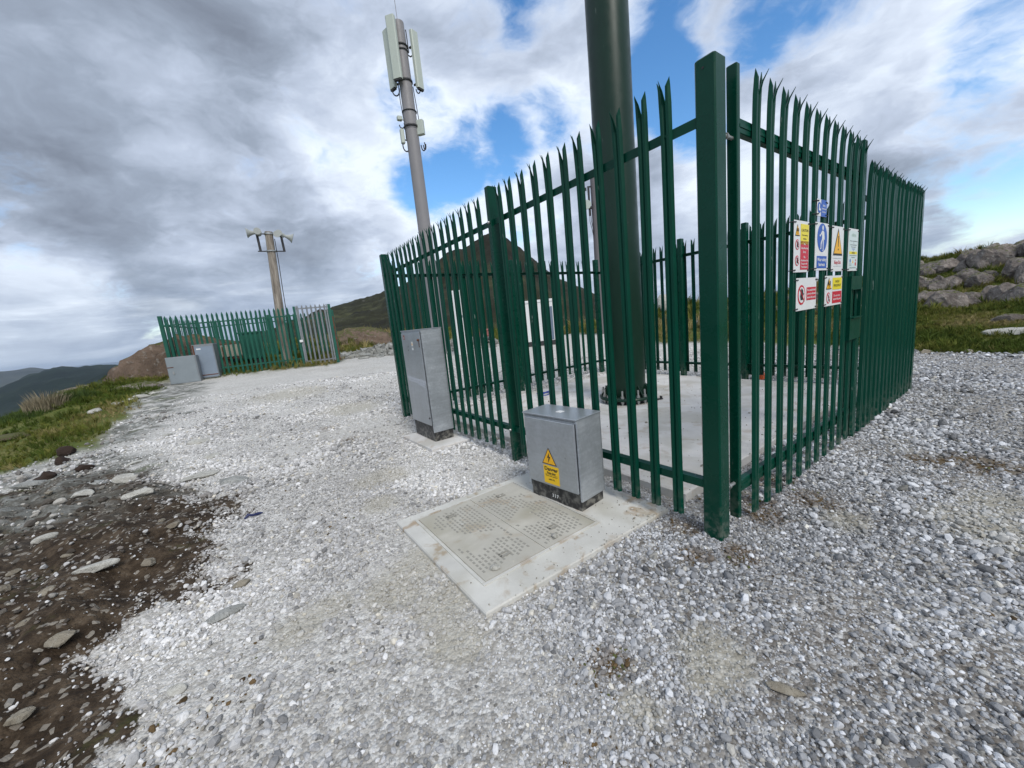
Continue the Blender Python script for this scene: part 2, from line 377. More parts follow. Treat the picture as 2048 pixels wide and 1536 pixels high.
def f_ground(t, b, tc):
    z = t.attr('zone'); s = t.new('ShaderNodeSeparateColor'); t.link(z, s.inputs[0]); soil, grass, rub = s.outputs
    sp = t.attr('spots'); s2 = t.new('ShaderNodeSeparateColor'); t.link(sp, s2.inputs[0]); silt, moss = s2.outputs[0], s2.outputs[1]
    tone = t.attr('tone', out='Fac')
    def cell(scale):
        v = t.new('ShaderNodeTexVoronoi'); t.link(tc, v.inputs['Vector']); v.inputs['Scale'].default_value = scale
        sc = t.new('ShaderNodeSeparateColor'); t.link(v.outputs['Color'], sc.inputs[0]); return v.outputs['Distance'], sc.outputs
    d1, c1 = cell(42); d2, c2 = cell(95); d3, c3 = cell(17)
    stone = t.mix(.45, c1[0], c2[1])
    big = t.noise(tc, 1.1, 6, .6, .3)
    f = t.math('ADD', t.math('MULTIPLY', c1[0], .6), t.math('MULTIPLY', c2[1], .4))
    grey = t.ramp(f, [(.1, (.12, .105, .09)), (.5, (.25, .235, .215)), (.9, (.55, .55, .54))])
    pale = t.ramp(f, [(.1, (.34, .325, .295)), (.5, (.50, .485, .45)), (.9, (.70, .69, .66))])
    grav = t.mix(tone, grey, pale)
    dust = t.math('MULTIPLY', t.sstep(big, .48, .66), .65)
    grav = t.mix(dust, grav, t.mix(tone, (.36, .35, .325), (.58, .56, .52)))
    fines = t.math('MULTIPLY', t.sstep(t.noise(tc, .45, 4, .6), .5, .72), .35); grav = t.mix(fines, grav, (.33, .30, .25))
    grav = t.mix(t.math('MULTIPLY', silt, .55), grav, t.mix(t.noise(tc, 30, 4), (.36, .335, .265), (.44, .415, .335)))
    grav = t.mix(t.math('MULTIPLY', t.math('MULTIPLY', moss, t.sstep(c3[0], .25, .5)), .95), grav, (.10, .065, .025))
    # soil
    n1 = t.noise(tc, 9, 7, .7, .4)
    so = t.ramp(n1, [(.28, (.014, .009, .006)), (.46, (.038, .026, .016)), (.62, (.088, .064, .042)), (.78, (.18, .148, .11))])
    soil = t.sstep(t.math('ADD', soil, t.math('MULTIPLY', t.math('SUBTRACT', t.noise(tc, 14, 6, .7), .5), 1.5)), .38, .60)
    so = t.mix(t.math('MULTIPLY', t.sstep(c1[2], .90, .95), .6), so, (.36, .33, .28)); so = t.mix(t.math('MULTIPLY', t.sstep(t.noise(tc, 2.6, 5, .65), .60, .70), .55), so, (.045, .05, .012))
    col = t.mix(soil, grav, so)
    # rubble edge
    ru = t.ramp(t.noise(tc, 6, 7, .68, .3), [(.28, (.045, .042, .032)), (.48, (.15, .15, .13)), (.66, (.33, .34, .32))])
    ru = t.mix(t.sstep(t.noise(tc, 1.4, 4), .56, .7), ru, (.07, .085, .03))
    col = t.mix(t.math('MULTIPLY', rub, t.sstep(t.noise(tc, 3.1, 6, .65), .36, .55)), col, ru)
    gn = t.noise(tc, .5, 8, .68, .4); gf = t.noise(tc, 5, 6, .7)
    gr = t.ramp(t.math('ADD', t.math('MULTIPLY', gn, .65), t.math('MULTIPLY', gf, .35)), [(.34, (.040, .045, .012)), (.47, (.085, .11, .020)), (.58, (.135, .135, .038)), (.70, (.20, .17, .08))])
    pos = t.vmath('LENGTH', tc)
    farf = t.sstep(pos, 40, 200)
    gr = t.mix(farf, gr, t.ramp(t.noise(tc, .004, 6, .6), [(.4, (.016, .028, .012)), (.6, (.05, .06, .028))]))
    col = t.mix(grass, col, gr)
    t.link(col, b.inputs['Base Color'])
    hgt = t.math('ADD', t.math('MULTIPLY', d1, -1.), t.math('MULTIPLY', d2, -.5))
    hgt = t.math('ADD', hgt, t.math('MULTIPLY', gf, 1.5))
    t.link(t.bump(hgt, .7, .012), b.inputs['Normal'])
M['ground'] = material('ground_surface', f_ground, rough=.92, spec=.2); me.materials.append(M['ground'])

# ------------------------------------------------------------------ hills
def hill(name, prof, D, wid_near, wid_far, mat, z0, nd=34, na=260, rough=.02, seed=0, D0=None, pw=1.):
    """ridge along a range of azimuths: (azimuth, slope of the skyline seen from the site)"""
    a = np.linspace(prof[0][0], prof[-1][0], na); sl = np.interp(a, [p[0] for p in prof], [p[1] for p in prof])
    ker = np.hanning(7); ker /= ker.sum(); sl = np.convolve(np.pad(sl, 3, 'edge'), ker, 'valid')
    sl = sl + rough*.5*(fbm(a*1.2+seed, a*0+seed, 5, .55)-.5)
    t = np.linspace(-1, 1, nd); V = np.zeros((nd, na, 3))
    for i, tt in enumerate(t):
        Dd = D + (wid_near*tt if tt < 0 else wid_far*tt)
        bump = (1-abs(tt)**pw) if tt < 0 else 1-tt*tt
        zr = CH + sl*D
        x = Dd*np.sin(np.radians(a)); y = Dd*np.cos(np.radians(a))
        z = z0 + (zr-z0)*bump + (fbm(x/D*9+seed, y/D*9, 6, .55)-.5)*D*.075*(1-abs(tt))*abs(tt)*3.0
        V[i] = np.column_stack([x, y, z])
    edge = np.minimum(1, np.minimum(np.arange(na), np.arange(na)[::-1])/12.); V[:,:,2] = z0 + (V[:,:,2]-z0)*edge if name != 'mountain' else V[:,:,2]
    i2 = np.arange(nd*na).reshape(nd, na)
    q = np.stack([i2[:-1,:-1], i2[:-1,1:], i2[1:,1:], i2[1:,:-1]], -1).reshape(-1, 4)
    m = bpy.data.meshes.new(name); m.from_pydata([tuple(v) for v in V.reshape(-1, 3)], [], [tuple(int(k) for k in f)[::-1] for f in q])
    m.polygons.foreach_set('use_smooth', [True]*len(m.polygons)); m.materials.append(mat); m.update(); return link(name, m, kind='structure')
def f_hill(c1, c2, c3, sc):
    def fn(t, b, tc):
        n = t.noise(tc, sc, 9, .68, .5); n2 = t.noise(tc, sc*5, 8, .7)
        f = t.math('ADD', t.math('MULTIPLY', n, .6), t.math('MULTIPLY', n2, .4))
        zz = t.new('ShaderNodeSeparateXYZ'); t.link(tc, zz.inputs[0])
        up = t.sstep(zz.outputs[2], -20, 75) if sc > .01 else None
        big = t.noise(tc, sc*.35, 5, .6)
        if up is not None: f = t.math('SUBTRACT', f, t.math('MULTIPLY', up, .10)); f = t.math('ADD', f, t.math('MULTIPLY', t.math('SUBTRACT', big, .5), .35))
        cr_ = t.ramp(f, [(.36, c1), (.5, c2), (.62, c3)])
        if up is not None: cr_ = t.mix(t.math('MULTIPLY', t.sstep(t.noise(tc, sc*9, 6, .7, .5), .60, .68), .55), cr_, (.12, .115, .10))
        t.link(cr_, b.inputs['Base Color'])
        t.link(t.bump(f, .9, .8/sc*.05), b.inputs['Normal'])
    return fn
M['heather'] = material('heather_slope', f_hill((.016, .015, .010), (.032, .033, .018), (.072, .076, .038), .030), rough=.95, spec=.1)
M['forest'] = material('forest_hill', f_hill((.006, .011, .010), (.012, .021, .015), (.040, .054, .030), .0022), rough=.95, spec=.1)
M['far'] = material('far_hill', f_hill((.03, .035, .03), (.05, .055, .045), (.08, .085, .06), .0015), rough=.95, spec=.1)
hill('mountain', [(-38,.004),(-33,.022),(-29,.04),(-25,.0625),(-21.2,.0745),(-16.5,.0917),(-14.4,.1067),(-8.5,.1469),(-4.8,.1717),(-1.4,.2023),(.4,.2018),(3,.1647),(5.7,.1235),(7.7,.0892),(10.4,.0656),(13.1,.042),(15.8,.0186),(18,-.01),(21,-.05)], 420, 385, 300, M['heather'], -18, nd=90, na=420, rough=.010, pw=1.35)
hill('hill', [(-75,-.06),(-62,-.055),(-54.5,-.0358),(-52.7,-.0226),(-50.9,-.01),(-49.3,-.0047),(-47.4,-.005),(-44.6,-.0116),(-42.7,-.0232),(-38,-.05),(-34,-.07)], 2300, 1700, 1200, M['forest'], -160, nd=60, na=300, rough=.004, seed=4, pw=1.6)
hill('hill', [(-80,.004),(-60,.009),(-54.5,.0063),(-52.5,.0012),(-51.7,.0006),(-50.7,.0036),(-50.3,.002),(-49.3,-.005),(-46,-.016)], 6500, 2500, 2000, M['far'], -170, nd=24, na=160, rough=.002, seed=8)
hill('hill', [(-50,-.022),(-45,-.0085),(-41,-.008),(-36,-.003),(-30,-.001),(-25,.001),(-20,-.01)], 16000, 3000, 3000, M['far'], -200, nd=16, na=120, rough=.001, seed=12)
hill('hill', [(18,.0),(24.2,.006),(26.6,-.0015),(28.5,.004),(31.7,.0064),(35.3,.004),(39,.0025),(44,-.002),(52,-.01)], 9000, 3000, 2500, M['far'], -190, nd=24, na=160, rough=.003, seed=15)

# ------------------------------------------------------------------ stones and gravel
def rock_mesh(name, mat, seed, sub=2, amp=.25, squash=(1, 1, 1), cuts=5, smooth=True):
    import bmesh
    r = np.random.default_rng(seed); bm = bmesh.new(); bmesh.ops.create_icosphere(bm, subdivisions=sub, radius=1.)
    pl = [(Vector(r.normal(size=3)).normalized(), r.uniform(.56, .88)) for _ in range(cuts)]
    o = r.uniform(0, 50, 2)
    for v in bm.verts:
        c = v.co.copy()
        for n, d in pl:
            k = c.dot(n) - d
            if k > 0: c -= n*k*.92
        q = float(fbm(np.array([c.x*1.3+c.z*.9+o[0]]), np.array([c.y*1.3-c.z*.7+o[1]]), 4, .55)[0])
        c *= 1 + (q-.5)*amp*2
        if sub >= 4:
            q2 = float(fbm(np.array([c.x*4.1+c.z*3.3+o[1]]), np.array([c.y*4.1-c.z*2.9+o[0]]), 4, .6)[0]); c *= 1 - .16*abs(q2-.5)*2 + .05
        v.co = Vector((c.x*squash[0], c.y*squash[1], c.z*squash[2]))
    m = bpy.data.meshes.new(name); bm.to_mesh(m); bm.free(); m.materials.append(mat)
    m.polygons.foreach_set('use_smooth', [smooth]*len(m.polygons)); m.update(); return m
def f_gravel(t, b, tc):
    c = t.attr('tint', 'INSTANCER'); n = t.noise(tc, 2.2, 4, .6)
    t.link(t.mix(1., c, t.ramp(n, [(.3, .86), (.7, 1.10)]), 'MULTIPLY'), b.inputs['Base Color'])
M['gravel'] = material('crushed_limestone', f_gravel, rough=.8, spec=.3)
protos = [rock_mesh('pebble', M['gravel'], 100+i, 2 if i < 4 else 1, .16, (1, random.uniform(.60, .9), random.uniform(.55, .85)), 10, smooth=False) for i in range(7)]

# compound frame (fences are at right angles)
K = np.array([1.128, 2.059]); uA = np.array([-.573, .8195]); uB = np.array([.8195, .573]); TH = math.atan2(uB[1], uB[0])
def KP(a, b, z=0.): q = K + uA*a + uB*b; return Vector((q[0], q[1], z))
LA, LB = 5.12, 4.86
SB = np.array([[-.95, 2.65], [-.237, 1.65], [.98, 2.45], [.267, 3.45]])
PD = [KP(.395, .30), KP(4.50, .30), KP(4.50, 4.60), KP(.395, 4.60)]
def scatter(name, label, cat, N, rmin, rmax, azr, size, sd, dens, seed, tint):
    r = np.random.default_rng(seed); a = np.radians(r.uniform(azr[0], azr[1], N)); d = np.exp(r.uniform(math.log(rmin), math.log(rmax), N)) if dens == 'log' else np.sqrt(r.uniform(rmin**2, rmax**2, N))
    x, y = d*np.sin(a), d*np.cos(a)
    so, gr, ru = zones(x, y); keep = r.random(N) < tint[1](so, gr, ru, x, y)
    keep &= polydist(x, y, SB) < .01; keep &= polydist(x, y, [(p[0], p[1]) for p in PD]) < .01
    x, y, d = x[keep], y[keep], d[keep]; n = len(x)
    s = size(d, n, r)*(.72+.62*sst(fbm(x*1.6+3, y*1.6+8, 4, .6), .34, .66)); z = H(x, y) + s*r.uniform(-.15, .55, n)
    m = bpy.data.meshes.new(name); m.vertices.add(n); m.vertices.foreach_set('co', np.column_stack([x, y, z]).ravel())
    rot = np.column_stack([r.normal(0, .35, n), r.normal(0, .35, n), r.uniform(0, 6.28, n)])
    attr(m, 'rot', rot, 'FLOAT_VECTOR'); attr(m, 'size', s); attr(m, 'pick', r.integers(0, 700, n).astype(float)); attr(m, 'tint', tint[0](x, y, n, r), 'FLOAT_COLOR')
    o = link(name, m); tag(o, label, cat, kind='stuff'); return o
def gn_instances(o, prot):
    ng = bpy.data.node_groups.new('scatter', 'GeometryNodeTree'); ng.interface.new_socket('Geometry', in_out='INPUT', socket_type='NodeSocketGeometry'); ng.interface.new_socket('Geometry', in_out='OUTPUT', socket_type='NodeSocketGeometry')
    N = ng.nodes; L = ng.links; gi = N.new('NodeGroupInput'); go = N.new('NodeGroupOutput')
    iop = N.new('GeometryNodeInstanceOnPoints'); mp = N.new('GeometryNodeMeshToPoints'); L.new(gi.outputs[0], mp.inputs[0]); L.new(mp.outputs[0], iop.inputs['Points'])
    g2i = N.new('GeometryNodeGeometryToInstance')
    for pm in reversed(prot):
        po = bpy.data.objects.new(pm.name, pm)
        oi = N.new('GeometryNodeObjectInfo'); oi.inputs['Object'].default_value = po; L.new(oi.outputs['Geometry'], g2i.inputs[0])
    L.new(g2i.outputs[0], iop.inputs['Instance']); iop.inputs['Pick Instance'].default_value = True
    def na(name, typ):
        n = N.new('GeometryNodeInputNamedAttribute'); n.data_type = typ; n.inputs[0].default_value = name; return n.outputs[0]
    fi = N.new('FunctionNodeFloatToInt'); L.new(na('pick', 'FLOAT'), fi.inputs[0]); L.new(fi.outputs[0], iop.inputs['Instance Index'])
    L.new(na('size', 'FLOAT'), iop.inputs['Scale']); L.new(na('rot', 'FLOAT_VECTOR'), iop.inputs['Rotation'])
    L.new(iop.outputs[0], go.inputs[0]); md = o.modifiers.new('scatter', 'NODES'); md.node_group = ng
def grav_tint(x, y, n, r):
    tn = tonef(x, y); v = np.clip(r.beta(1.6, 1.9, n), 0, 1)
    g = .12 + .60*v; p = .32 + .42*v; s = g*(1-tn) + p*tn
    hot = r.random(n) < .10; dk = r.random(n) < .10*(1-.3*tn); s = np.where(dk, s*.5, s); patch = fbm(x*1.1+31, y*1.1, 4, .6); s = s*(.80+.42*sst(patch, .3, .7)); s = np.where(hot, np.maximum(s, r.uniform(.6, .75, n)), s)
    si = blobs(x, y, SILT); mo = blobs(x, y, MOSS)*(r.random(n) < .75)
    c = np.column_stack([s*(.985+.03*tn), s*1.0, s*(1.03-.05*tn), np.ones(n)])
    w = r.random(n) < .06; c[w, 0] *= 1.05; c[w, 2] *= .88
    k = (si*.42)[:, None]; c[:, :3] = c[:, :3]*(1-k) + np.array([.41, .385, .31])*k
    k = (mo*.6)[:, None]; c[:, :3] = c[:, :3]*(1-k) + np.array([.10, .062, .025])*r.uniform(.5, 1.6, (n, 1))*k
    so, gr, ru = zones(x, y); k = (so*(r.random(n) < .55)*.8)[:, None]; c[:, :3] = c[:, :3]*(1-k) + np.array([.10, .075, .055])*k
    return np.clip(c, 0, 1)
def keepf(so, gr, ru, x, y): return (1-gr)*(1-.965*so)*(1-.72*ru)*(1-.62*sst(fbm(x*.75+9, y*.75, 5, .62), .47, .63))*(1-.22*blobs(x, y, SILT))*(1-.45*tonef(x, y)*sst(fbm(x*1.3, y*1.3, 3), .4, .6))
g1 = scatter('gravel', 'loose grey and white crushed stone gravel around the fenced compound', 'gravel', 320000, .55, 4.2, (-80, 88), lambda d, n, r: np.clip(np.exp(r.normal(math.log(.0063), .44, n)), .003, .021)*(1+.07*d), 0, 'area', 21, (grav_tint, keepf))
g2 = scatter('gravel', 'smaller looking gravel spread further out around the compound', 'gravel', 170000, 4.2, 13, (-60, 80), lambda d, n, r: np.clip(np.exp(r.normal(math.log(.012), .35, n)), .006, .035)*(1+.03*d), 0, 'log', 22, (grav_tint, keepf))
gn_instances(g1, protos); gn_instances(g2, protos)
_r = np.random.default_rng(77); _n2 = 260; _u = _r.random(_n2)**.6; _v = _r.random(_n2); _v = np.where(_r.random(_n2) < .6, _v**3, _v)
_q = SB[1] + np.outer(_u, SB[2]-SB[1]) + np.outer(_v, SB[0]-SB[1]); m = bpy.data.meshes.new('gravel'); m.vertices.add(_n2); _s = np.exp(_r.normal(math.log(.0042), .4, _n2))
m.vertices.foreach_set('co', np.column_stack([_q, .036+_s*.2]).ravel()); attr(m, 'rot', _r.normal(0, 2, (_n2, 3)), 'FLOAT_VECTOR'); attr(m, 'size', _s); attr(m, 'pick', _r.integers(0, 700, _n2).astype(float))
_u = _r.random(700); _v = _r.random(700)**1.5; _q2 = np.array([PD[0].x, PD[0].y]) + np.outer(_u*4.2, uB) + np.outer(_v*4.0, uA)
_n2 += 700; _s2 = np.exp(_r.normal(math.log(.0055), .5, 700)); m.clear_geometry(); m.vertices.add(_n2); _s = np.concatenate([_s, _s2])
m.vertices.foreach_set('co', np.vstack([np.column_stack([_q, .036+_s[:260]*.2]), np.column_stack([_q2, .075+_s2*.2])]).ravel()); attr(m, 'rot', _r.normal(0, 2, (_n2, 3)), 'FLOAT_VECTOR'); attr(m, 'size', _s); attr(m, 'pick', _r.integers(0, 700, _n2).astype(float))
_c = _r.random(_n2)[:, None]; attr(m, 'tint', np.column_stack([_c*.4+.2, _c*.4+.18, _c*.38+.14, np.ones(_n2)]), 'FLOAT_COLOR'); g4 = tag(link('gravel', m), 'loose grit strewn over the concrete slab, service cover and pad', 'gravel', kind='stuff'); gn_instances(g4, protos)
def soil_tint(x, y, n, r):
    v = r.random(n)**2.0; so_, g_, ru_ = zones(x, y); v = v*(1-.45*so_*(1-sst(np.hypot(x, y), 4, 6))); k_ = .035+.09*(1-so_); c = np.column_stack([k_+.02+.42*v, k_+.01+.41*v, k_+.375*v, np.ones(n)]); return c
g3 = scatter('rubble', 'dirty stones and clods scattered over the dark soil and rubbly verge', 'rubble', 26000, 1.0, 12, (-85, -22), lambda d, n, r: np.clip(np.exp(r.normal(math.log(.0075), .55, n)), .003, .034)*(1+.12*d), 0, 'log', 23, (soil_tint, lambda so, gr, ru, x, y: np.clip(so*(.10+.30*sst(np.hypot(x, y), 3.6, 6))+ru*.7, 0, 1)))
gn_instances(g3, protos)

def clod_tint(x, y, n, r):
    v = r.random(n); c = np.column_stack([.05+.10*v, .032+.065*v, .014+.03*v, np.ones(n)]); g_ = r.random(n) < .2; c[g_] = [.09, .10, .03, 1]; return c
g5 = scatter('soil_crumbs', 'brown soil crumbs and moss scraps scattered in patches over the gravel', 'soil', 60000, .8, 9, (-60, 66), lambda d, n, r: np.clip(np.exp(r.normal(math.log(.0055), .5, n)), .002, .016)*(1+.05*d), 0, 'log', 29, (clod_tint, lambda so, gr, ru, x, y: np.clip(blobs(x, y, MOSS)*.55 + .13*sst(fbm(x*1.5+60, y*1.5, 5, .65), .60, .70), 0, 1)*(1-gr)*(1-so)))
gn_instances(g5, protos)
# stones that can be told apart
def stone(x, y, sx, sy, sz, rot, mat, label, seed, group=None, sink=.25, name='stone', cat='stone', sub=3, z=None, amp=.14, cuts=11, tilt=0.):
    m = rock_mesh(name, M[mat], seed, sub, amp, (1, 1, 1), cuts, smooth=sub > 4); o = link(name, m)
    zz = hz(x, y, True) if z is None else z
    o.location = (x, y, zz + sz*(1-2*sink)*.5); o.rotation_euler = (tilt, 0, rot); o.scale = (sx/2, sy/2, sz/2)
    return tag(o, label, cat, group)
stone(-2.83, 2.34, .24, .09, .07, R(38), 'palestone', 'long pale pointed stone lying alone on the dark soil', 1)
stone(-3.78, 3.65, .26, .13, .09, R(30), 'palestone', 'large whitish stone at the upper edge of the dark soil', 2)
stone(-4.46, 4.21, .26, .18, .12, R(10), 'palestone', 'whitish blocky stone between the dark soil and the rubble verge', 3)
stone(-4.70, 3.95, .3, .16, .08, R(-20), 'palestone', 'flat pale stone beside the whitish blocky stone on the soil', 4)
stone(-3.78, 2.86, .16, .10, .08, R(50), 'palestone', 'small pale stone standing on the soil left of the long pointed stone', 5)
stone(-1.74, 2.12, .10, .07, .05, R(20), 'brownstone', 'tan rounded stone on the gravel just right of the soil edge', 6)
stone(-1.66, 1.86, .2, .09, .045, R(40), 'slate', 'long flat grey slate half buried in gravel near the soil edge', 7)
stone(.86, 1.17, .13, .05, .03, R(-25), 'brownstone', 'flat buff stone lying on the grey gravel right of the sandy patch', 8)
stone(-1.54, 1.42, .07, .05, .045, R(10), 'palestone', 'white lump of stone on gravel near the lower soil edge', 9)
stone(-2.13, 1.36, .09, .06, .05, R(60), 'brownstone', 'muddy pale stone at the foot of the dark soil bank', 10)
G_ = 'muddy stones strewn on the dark soil'
for i, (x, y) in enumerate([(-3.38,2.64),(-2.94,2.16),(-2.74,1.89),(-2.37,1.73),(-3.3,2.2),(-3.9,3.2),(-4.3,3.4),(-3.0,3.0),(-2.75,2.85),(-5.1,4.0),(-3.1,1.5),(-2.6,1.4),(-3.6,2.5),(-4.9,3.3),(-2.6,2.45)]):
    s = random.uniform(.05, .10); stone(x, y, s*1.4, s, s*.6, random.uniform(0, 3), 'brownstone', 'muddy brown-grey stone partly sunk in the dark soil', 30+i, G_, .35, sub=2)
G_ = 'pale slabs in the rubbly verge'
for i, (x, y) in enumerate([(-5.16,5.02),(-5.07,4.43),(-3.65,4.22),(-6.06,4.6),(-4.1,5.0),(-6.6,6.3),(-5.9,6.4),(-7.4,7.5),(-4.9,5.8),(-7.0,8.2),(-8.4,9.0),(-3.1,3.95)]):
    s = random.uniform(.14, .28); stone(x, y, s*1.5, s, s*.3, random.uniform(0, 3), 'slate' if i % 2 else 'palestone', 'flat pale stone slab in the rubble beside the white gravel', 60+i, G_, .3, sub=2)
G_ = 'dark peat clods'
for i, (x, y, s) in enumerate([(-6.05,4.78,.34),(-5.75,4.95,.26),(-7.0,5.85,.4),(-6.7,5.5,.3)]):
    o = stone(x, y, s*.7, s*.5, s*.55, random.uniform(0, 2), 'brownstone', 'dark brown peaty clod on the edge of the grass', 80+i, G_, .3, name='peat_clod', cat='clod', amp=.5)
    o.data.materials[0] = M.setdefault('peat', material('peat', None, (.03, .018, .012), .95))
G_ = 'white boulders along the grass edge'
for i, (az_, D, s) in enumerate([(-47.5,13.5,.5),(-46,13.9,.4),(-44.8,14.3,.35),(-43.9,14.8,.5),(-42.9,15.2,.4),(-45.4,14.0,.3)]):
    p = P(az_, D); s *= .5; stone(p.x, p.y, s*1.7, s, s*.6, random.uniform(0, 3), 'palestone', 'whitish stone in the short row bordering the gravel left of the grey box', 90+i, G_, .3)
p = P(-49.2, 18.5); stone(p.x, p.y, .6, .4, .22, R(40), 'palestone', 'smooth pale boulder lying in the grass near the ridge edge', 99, None, .3, name='boulder', cat='boulder')
# brown rock dome left of the old compound
p = P(-40.4, 20.9); stone(p.x, p.y, 5.0, 4.2, 6.6, R(42), 'pinkrock', 'big brown rock dome behind the small grey box left of the old fence', 101, None, .75, name='rock_outcrop', cat='rock', sub=5, amp=.13, cuts=3, z=hz(p.x, p.y)-.1)
p = P(-43.8, 17.6); stone(p.x, p.y, 1.5, .8, .35, R(35), 'rock', 'low grey rock shelf in front of the big brown rock dome', 102, None, .3, name='rock_outcrop', cat='rock', sub=4, amp=.12)
p = P(-47.2, 19.8); stone(p.x, p.y, 1.8, .6, .3, R(48), 'rock', 'long low bare rock shelf on the slope beyond the grass', 103, None, .4, name='rock_outcrop', cat='rock', sub=4, amp=.12)
p = P(-53.0, 13.2); stone(p.x, p.y, 2.6, .7, .18, R(35), 'pinkrock', 'bare pinkish rock shelf at the far left edge of the grass', 104, None, .4, name='rock_outcrop', cat='rock', sub=4, amp=.12)
p = P(-20.8, 26.0); stone(p.x, p.y, 6.0, 3.0, 2.6, R(0), 'pinkrock', 'low brown rock hump beyond the green grass right of the old gate', 105, None, .66, name='rock_outcrop', cat='rock', sub=5, amp=.12, cuts=3, z=hz(p.x, p.y)+.0)
# rubble bank of slaty stones
mb = MB()
for i in range(520):
    a = random.uniform(-23.2, -2.0); D = 19.6 + random.gauss(0, .45); p = P(a, D); hgt_ = max(0, .55*math.exp(-((D-19.7)/.5)**2))*min(1, (a+23.6)/5); 
    s = random.uniform(.10, .30); m_ = Matrix.Rotation(random.uniform(0, 6.3), 3, 'Z') @ Matrix.Rotation(random.uniform(-.5, .5), 3, 'X')
    vs = []; 
    for sx_ in (-1, 1):
        for sy_ in (-1, 1):
            for sz_ in (-1, 1): vs.append(m_ @ Vector((sx_*s*random.uniform(.6, 1.1), sy_*s*.6*random.uniform(.6, 1.1), sz_*s*.25*random.uniform(.5, 1.2))) + Vector((p.x, p.y, hz(p.x, p.y) + random.uniform(0, hgt_))))
    mb.add(vs, [(0,1,3,2),(4,6,7,5),(0,4,5,1),(2,3,7,6),(0,2,6,4),(1,5,7,3)])
mb.obj('rubble', M['slate'], label='bank of broken slaty stones heaped behind the gravel', category='rubble', kind='stuff')
# boulders of the outcrop on the right
G_ = 'grey boulders of the outcrop on the right'
bl = [(48.3,23.0,2.6,2.0,1.7,'broad grey boulder under the grassy top of the right outcrop'),
      (51.3,22.5,2.9,2.4,2.7,'tallest smooth grey boulder on the outcrop beyond the right fence'),(49.9,22.6,1.6,1.3,1.3,None),(53.0,22.8,2.2,1.8,1.8,None),(54.6,22.3,2.6,2.0,2.4,None),
      (47.2,20.6,1.5,1.2,1.3,None),(48.25,20.4,1.1,1.0,1.35,None),(49.1,20.3,.95,.9,1.1,None),(49.9,20.6,1.0,.9,1.0,None),(51.0,20.4,1.5,1.1,.9,None),(52.6,20.2,1.6,1.2,1.5,None),(53.6,19.9,1.9,1.4,1.8,None),
      (47.0,18.9,1.5,1.2,1.2,None),(47.9,18.8,1.2,1.0,.9,None),(48.9,18.6,1.3,1.0,.95,None),(50.4,18.4,1.7,1.3,1.15,None),(51.4,18.6,1.2,1.0,1.2,None),(52.4,18.3,1.7,1.2,1.3,None),(53.4,17.9,2.0,1.3,1.6,None),(55,18,2.4,1.6,1.8,None),
      (46.0,20.5,1.6,1.2,1.2,None),(45.2,19,1.3,1.1,1.,None),(57,20,2.6,2,2.2,None),(59.5,21,3,2.4,2.4,None)]
rb = random.Random(5)
bl = bl + [(rb.uniform(45, 62), D_+rb.gauss(0, .35), rb.uniform(.8, 2.2), rb.uniform(.8, 1.5), rb.uniform(.8, 1.7), None) for D_ in (18.2, 20.3, 22.6, 23.8) for _ in range(9)]
for i, (a, D, sx_, sy_, sz_, lb) in enumerate(bl):
    p = P(a, D)
    stone(p.x, p.y, sx_*.48, sy_*.5, sz_*.62, R(-a)+random.uniform(-.3, .3), 'rock', lb or 'weathered grey boulder set in the grass of the right-hand outcrop', 200+i, None if lb else G_, .42, name='boulder', cat='boulder', sub=4, amp=.16, cuts=13)
p = P(53.0, 12.8); stone(p.x, p.y, .9, .5, .22, R(-50), 'palestone', 'flat pale rock slab lying in the grass below the right outcrop', 230, None, .3, name='boulder', cat='boulder', sub=3)
p = P(52.6, 14.2); stone(p.x, p.y, .6, .4, .25, R(-50), 'rock', 'small dark grey rock in the grass above the flat pale slab', 231, None, .3, name='boulder', cat='boulder', sub=3)
G_ = 'yellowish stones at the gravel edge'
for i, a in enumerate((47.6, 50.4)):
    p = P(a, 10.7); stone(p.x, p.y, .20, .14, .12, .3*i, 'ochre' if 'ochre' in M else 'brownstone', 'small ochre stone on the boundary between gravel and grass at the right', 240+i, G_, .3)
G_ = 'rocks in the grass behind the compound'
for i, (a, D, s) in enumerate([(22.3,20.5,.9),(24.6,20,.6),(27.3,17,1.1),(29.5,22,.9),(31.9,19,1.2),(33.5,22,1.0),(36,21,1.1),(38.6,17.5,1.0),(38.9,20,1.1),(31.7,16,.8),(34.5,18,.7),(41,18,1.2),(43,20,1.3)]):
    p = P(a, D); s *= .7; stone(p.x, p.y, s*1.4, s, s*.8, random.uniform(0, 3), 'rock', 'grey rock in the brown-green grass seen through the compound fence', 250+i, G_, .3, name='boulder', cat='boulder', sub=3)
p = P(22.3, 24); stone(p.x, p.y, 1.1, .9, 1.5, .5, 'palestone', 'pale buff rock standing on the skyline behind the green pole', 270, None, .2, name='boulder', cat='boulder', sub=3, amp=.1)

